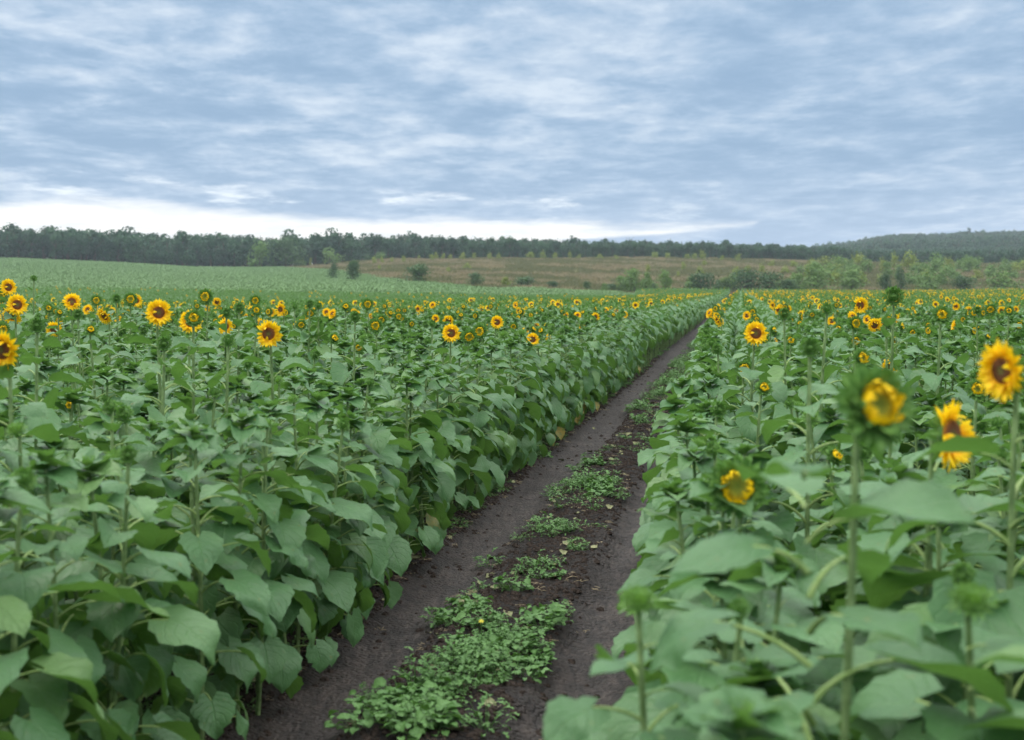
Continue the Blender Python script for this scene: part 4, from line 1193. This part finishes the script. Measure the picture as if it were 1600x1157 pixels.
# lighter trees before the left wood
for (px, py, w, h, lab) in ((405, 418, 30, 34, 'lighter green rounded tree standing out before the left wood'), (447, 416, 50, 45, 'broad grey-green tree in front of the wood, left of the meadow corner'), (470, 417, 26, 11, 'low light bush at the meadow corner before the wood'),
                        (515, 411, 30, 20, 'light green tree at the wood edge above the small bushes'), (575, 410, 16, 12, 'low green bush at the foot of the wood'), (595, 410, 18, 14, 'light green bush at the foot of the wood')):
    put_bush(px, py, w, h, 'g' if 'light' in lab else 'b', front(px) - 9, 'woodland_tree', lab, 'tree', None)
# dry tussocks on the meadow
def tuss(seed):
    rg = random.Random(seed); mb = MB()
    for i in range(60):
        a = rg.uniform(0, 6.28); r = rg.uniform(0, 1.8); x, y = r * math.cos(a), r * math.sin(a); h = rg.uniform(.3, .8); b = rg.uniform(0, 6.28)
        dx, dy = .12 * math.cos(b), .12 * math.sin(b); lx, ly = rg.uniform(-.25, .25), rg.uniform(-.25, .25)
        mb.add([(x - dx, y - dy, 0), (x + dx, y + dy, 0), (x + dx * .4 + lx, y + dy * .4 + ly, h), (x - dx * .4 + lx, y - dy * .4 + ly, h)], [(0, 1, 2, 3)], 0, None, rg.random())
    return mb.mesh('tussock', [M_tuss[seed % len(M_tuss)]])
M_tuss = [foliage_material('dry_grass', (0.17, 0.145, 0.080), (0.26, 0.22, 0.125), (0.14, 0.14, 0.06)), foliage_material('olive_grass', (0.09, 0.10, 0.04), (0.14, 0.15, 0.06), (0.12, 0.12, 0.05))]
TP = [tuss(i) for i in range(6)]
pts = []
for i in range(15000):
    y = rnd.uniform(262, 575); x = rnd.uniform(-.3, .45) * y
    if in_green(x, y - 2): continue
    px = x / y * F + 800
    if y > front(px): continue
    v = vnoise(x / 12, y / 20, 41)
    pts.append((x, y, tz(x, y), rnd.uniform(0, 6.28), rnd.uniform(.5, 1.3), rnd.choice([0, 2, 4, 0, 2, 1]) if v < .52 else rnd.choice([1, 3, 5])))
scatter('meadow_grass', pts, TP, 'dry brownish grass of the meadow rising towards the wood', 'grass')

# ------------------------------------------------------------------ haze
HAZE = 0.00016
if HAZE:
    mb = MB()
    x0, x1, y0, y1, z0, z1 = -1180, 1180, -45, 1720, -9, 75
    vs = [(x, y, z) for z in (z0, z1) for y in (y0, y1) for x in (x0, x1)]
    mb.add(vs, [(0, 2, 3, 1), (4, 5, 7, 6), (0, 1, 5, 4), (2, 6, 7, 3), (0, 4, 6, 2), (1, 3, 7, 5)], 0)
    m = bpy.data.materials.new('haze'); m.use_nodes = True; t = NT(m.node_tree); t.n.clear()
    out = t.new('ShaderNodeOutputMaterial'); v = t.new('ShaderNodeVolumePrincipled')
    v.inputs['Color'].default_value = (0.72, 0.82, 0.95, 1); v.inputs['Density'].default_value = HAZE
    t.l.new(v.outputs[0], out.inputs['Volume'])
    o = obj('haze', mb.mesh('haze', [m], smooth=False)); tag(o, 'thin bluish haze in the air over the fields', 'haze', None, 'stuff')

# ------------------------------------------------------------------ sky and light
w = bpy.data.worlds.new('World'); scene.world = w; w.use_nodes = True
t = NT(w.node_tree); t.n.clear()
SUN_EL, SUN_AZ = R(42), R(-70)
sky = t.new('ShaderNodeTexSky'); sky.sky_type = 'NISHITA'; sky.sun_disc = False; sky.sun_elevation = SUN_EL; sky.sun_rotation = SUN_AZ
d = t.new('ShaderNodeTexCoord').outputs['Generated']
sx = t.new('ShaderNodeSeparateXYZ'); t.l.new(d, sx.inputs[0])
X, Y, Z = sx.outputs
zz = t.math('ADD', t.math('MAXIMUM', Z, 0.0), 0.075)
cx = t.new('ShaderNodeCombineXYZ'); t.put(cx.inputs[0], t.math('DIVIDE', X, zz)); t.put(cx.inputs[1], t.math('MULTIPLY', t.math('DIVIDE', Y, zz), .72))
P = cx.outputs[0]
n1 = t.noise(P, 2.3, 8, .64, .15); n2 = t.noise(P, .45, 3, .5, .2); n3 = t.noise(P, 6.5, 6, .62, .3)
f = t.math('ADD', t.math('MULTIPLY', n1, .62), t.math('ADD', t.math('MULTIPLY', n2, .42), t.math('MULTIPLY', n3, .22)))
base = t.ramp(t.smooth(f, .50, .80), [(0.0, (0.245, 0.370, 0.530)), (.4, (0.330, 0.455, 0.610)), (.7, (0.425, 0.535, 0.670)), (1.0, (0.575, 0.665, 0.765))])
az = t.math('ARCTAN2', X, Y)
px = t.math('MULTIPLY_ADD', t.math('TANGENT', az), F, 800)
el = t.math('MULTIPLY', Z, F)          # photo pixels above the horizon
nz = t.noise(P, .9, 5, .6); nzz = t.math('MULTIPLY', t.math('SUBTRACT', nz, .5), 52)
n4 = t.noise(P, 2.6, 5, .6); nz4 = t.math('MULTIPLY', t.math('SUBTRACT', n4, .5), 26)
def pxr(stops):
    n = t.new('ShaderNodeFloatCurve'); c = n.mapping.curves[0]
    while len(c.points) < len(stops): c.points.new(.5, .5)
    for pnt, (a, b) in zip(c.points, stops): pnt.location = (a, b); pnt.handle_type = 'VECTOR'
    n.mapping.update(); t.put(n.inputs[1], t.math('DIVIDE', px, 1600, clamp=True)); return n.outputs[0]
ub = t.math('MULTIPLY', pxr([(0, .60), (.06, .66), (.13, .62), (.3, .54), (.5, .50), (.6, .49), (.74, .50), (1, .50)]), 200)
lb = t.math('MULTIPLY', pxr([(0, 0), (.5, 0), (.55, .37), (.65, .42), (.735, .485), (.76, .60), (1, .7)]), 200)
up_ = t.math('SUBTRACT', 1, t.smooth(t.math('ADD', el, nzz), t.math('SUBTRACT', ub, 13), t.math('ADD', ub, 9)))
lo_ = t.smooth(t.math('ADD', el, t.math('MULTIPLY', nz4, .15)), t.math('SUBTRACT', lb, 4), t.math('ADD', lb, 3))
strip = t.math('MULTIPLY', up_, lo_)
# second, ragged bank of bright cloud above the strip on the left
b2 = t.math('MULTIPLY', t.smooth(n4, .52, .70), t.math('SUBTRACT', 1, t.smooth(t.math('ABSOLUTE', t.math('SUBTRACT', el, t.math('ADD', ub, 22))), 12, 34)))
b2 = t.math('MULTIPLY', b2, t.math('SUBTRACT', 1, t.smooth(px, 900, 1250)))
left_soft = t.math('SUBTRACT', 1, t.smooth(px, 100, 1500))
base = t.mix(t.math('MULTIPLY', left_soft, t.math('MULTIPLY', t.smooth(f, .58, .8), .35)), base, (0.70, 0.77, 0.85))
lowhaze = t.math('SUBTRACT', 1, t.smooth(el, 0, 230))
base = t.mix(t.math('MULTIPLY', lowhaze, .45), base, (0.425, 0.535, 0.700))
c = t.mix(t.math('MULTIPLY', b2, .75), base, (0.86, 0.92, 0.97))
c = t.mix(t.math('MULTIPLY', strip, t.math('MULTIPLY_ADD', t.smooth(n4, .34, .56), .22, .78)), c, (.97, .955, .92))
# overcast: overhead is brighter than near the horizon, the ground side dim
c = t.mix(t.math('MULTIPLY', t.smooth(Z, .2, .5), .75), c, (.66, .63, .58))
boost = t.math('ADD', 1, t.math('MULTIPLY', t.smooth(Z, .20, .75), 3.5))
SKYK = 1.0
b1 = t.new('ShaderNodeBackground'); t.l.new(sky.outputs[0], b1.inputs[0]); b1.inputs[1].default_value = 0.05
b2_ = t.new('ShaderNodeBackground'); t.l.new(c, b2_.inputs[0]); t.put(b2_.inputs[1], t.math('MULTIPLY', boost, SKYK * 1.05))
ad = t.new('ShaderNodeMixShader'); ad.inputs[0].default_value = .93
t.l.new(b1.outputs[0], ad.inputs[1]); t.l.new(b2_.outputs[0], ad.inputs[2])
out = t.new('ShaderNodeOutputWorld'); t.l.new(ad.outputs[0], out.inputs[0])
sl = bpy.data.lights.new('sun', 'SUN'); sl.energy = 1.5; sl.angle = R(25); sl.color = (1, .93, .82)
so = obj('sun', sl); so.rotation_euler = Vector((-math.sin(SUN_AZ) * -1 * -math.cos(SUN_EL) * -1, 0, 0)).to_track_quat('Z', 'Y').to_euler()
sd = Vector((math.sin(SUN_AZ) * math.cos(SUN_EL), math.cos(SUN_AZ) * math.cos(SUN_EL), math.sin(SUN_EL)))
so.rotation_euler = sd.to_track_quat('Z', 'Y').to_euler(); so.location = (0, 0, 50)

# ------------------------------------------------------------------ camera
cam = bpy.data.cameras.new('camera'); co = obj('camera', cam); scene.camera = co
cam.sensor_width = 36; cam.lens = 36 * F / 1600; cam.clip_start = .05; cam.clip_end = 9000
co.location = (0, 0, CAMZ); co.rotation_euler = (PI / 2 - PITCH, 0, 0)
cam.dof.use_dof = True; cam.dof.focus_distance = 14.0; cam.dof.aperture_fstop = 2.8
scene.view_settings.view_transform = 'Standard'; scene.view_settings.look = 'None'
scene.view_settings.exposure = 0.27; scene.view_settings.gamma = 1
cy = scene.cycles
cy.max_bounces = 6; cy.diffuse_bounces = 3; cy.glossy_bounces = 2; cy.transmission_bounces = 4; cy.volume_bounces = 0
cy.use_denoising = True
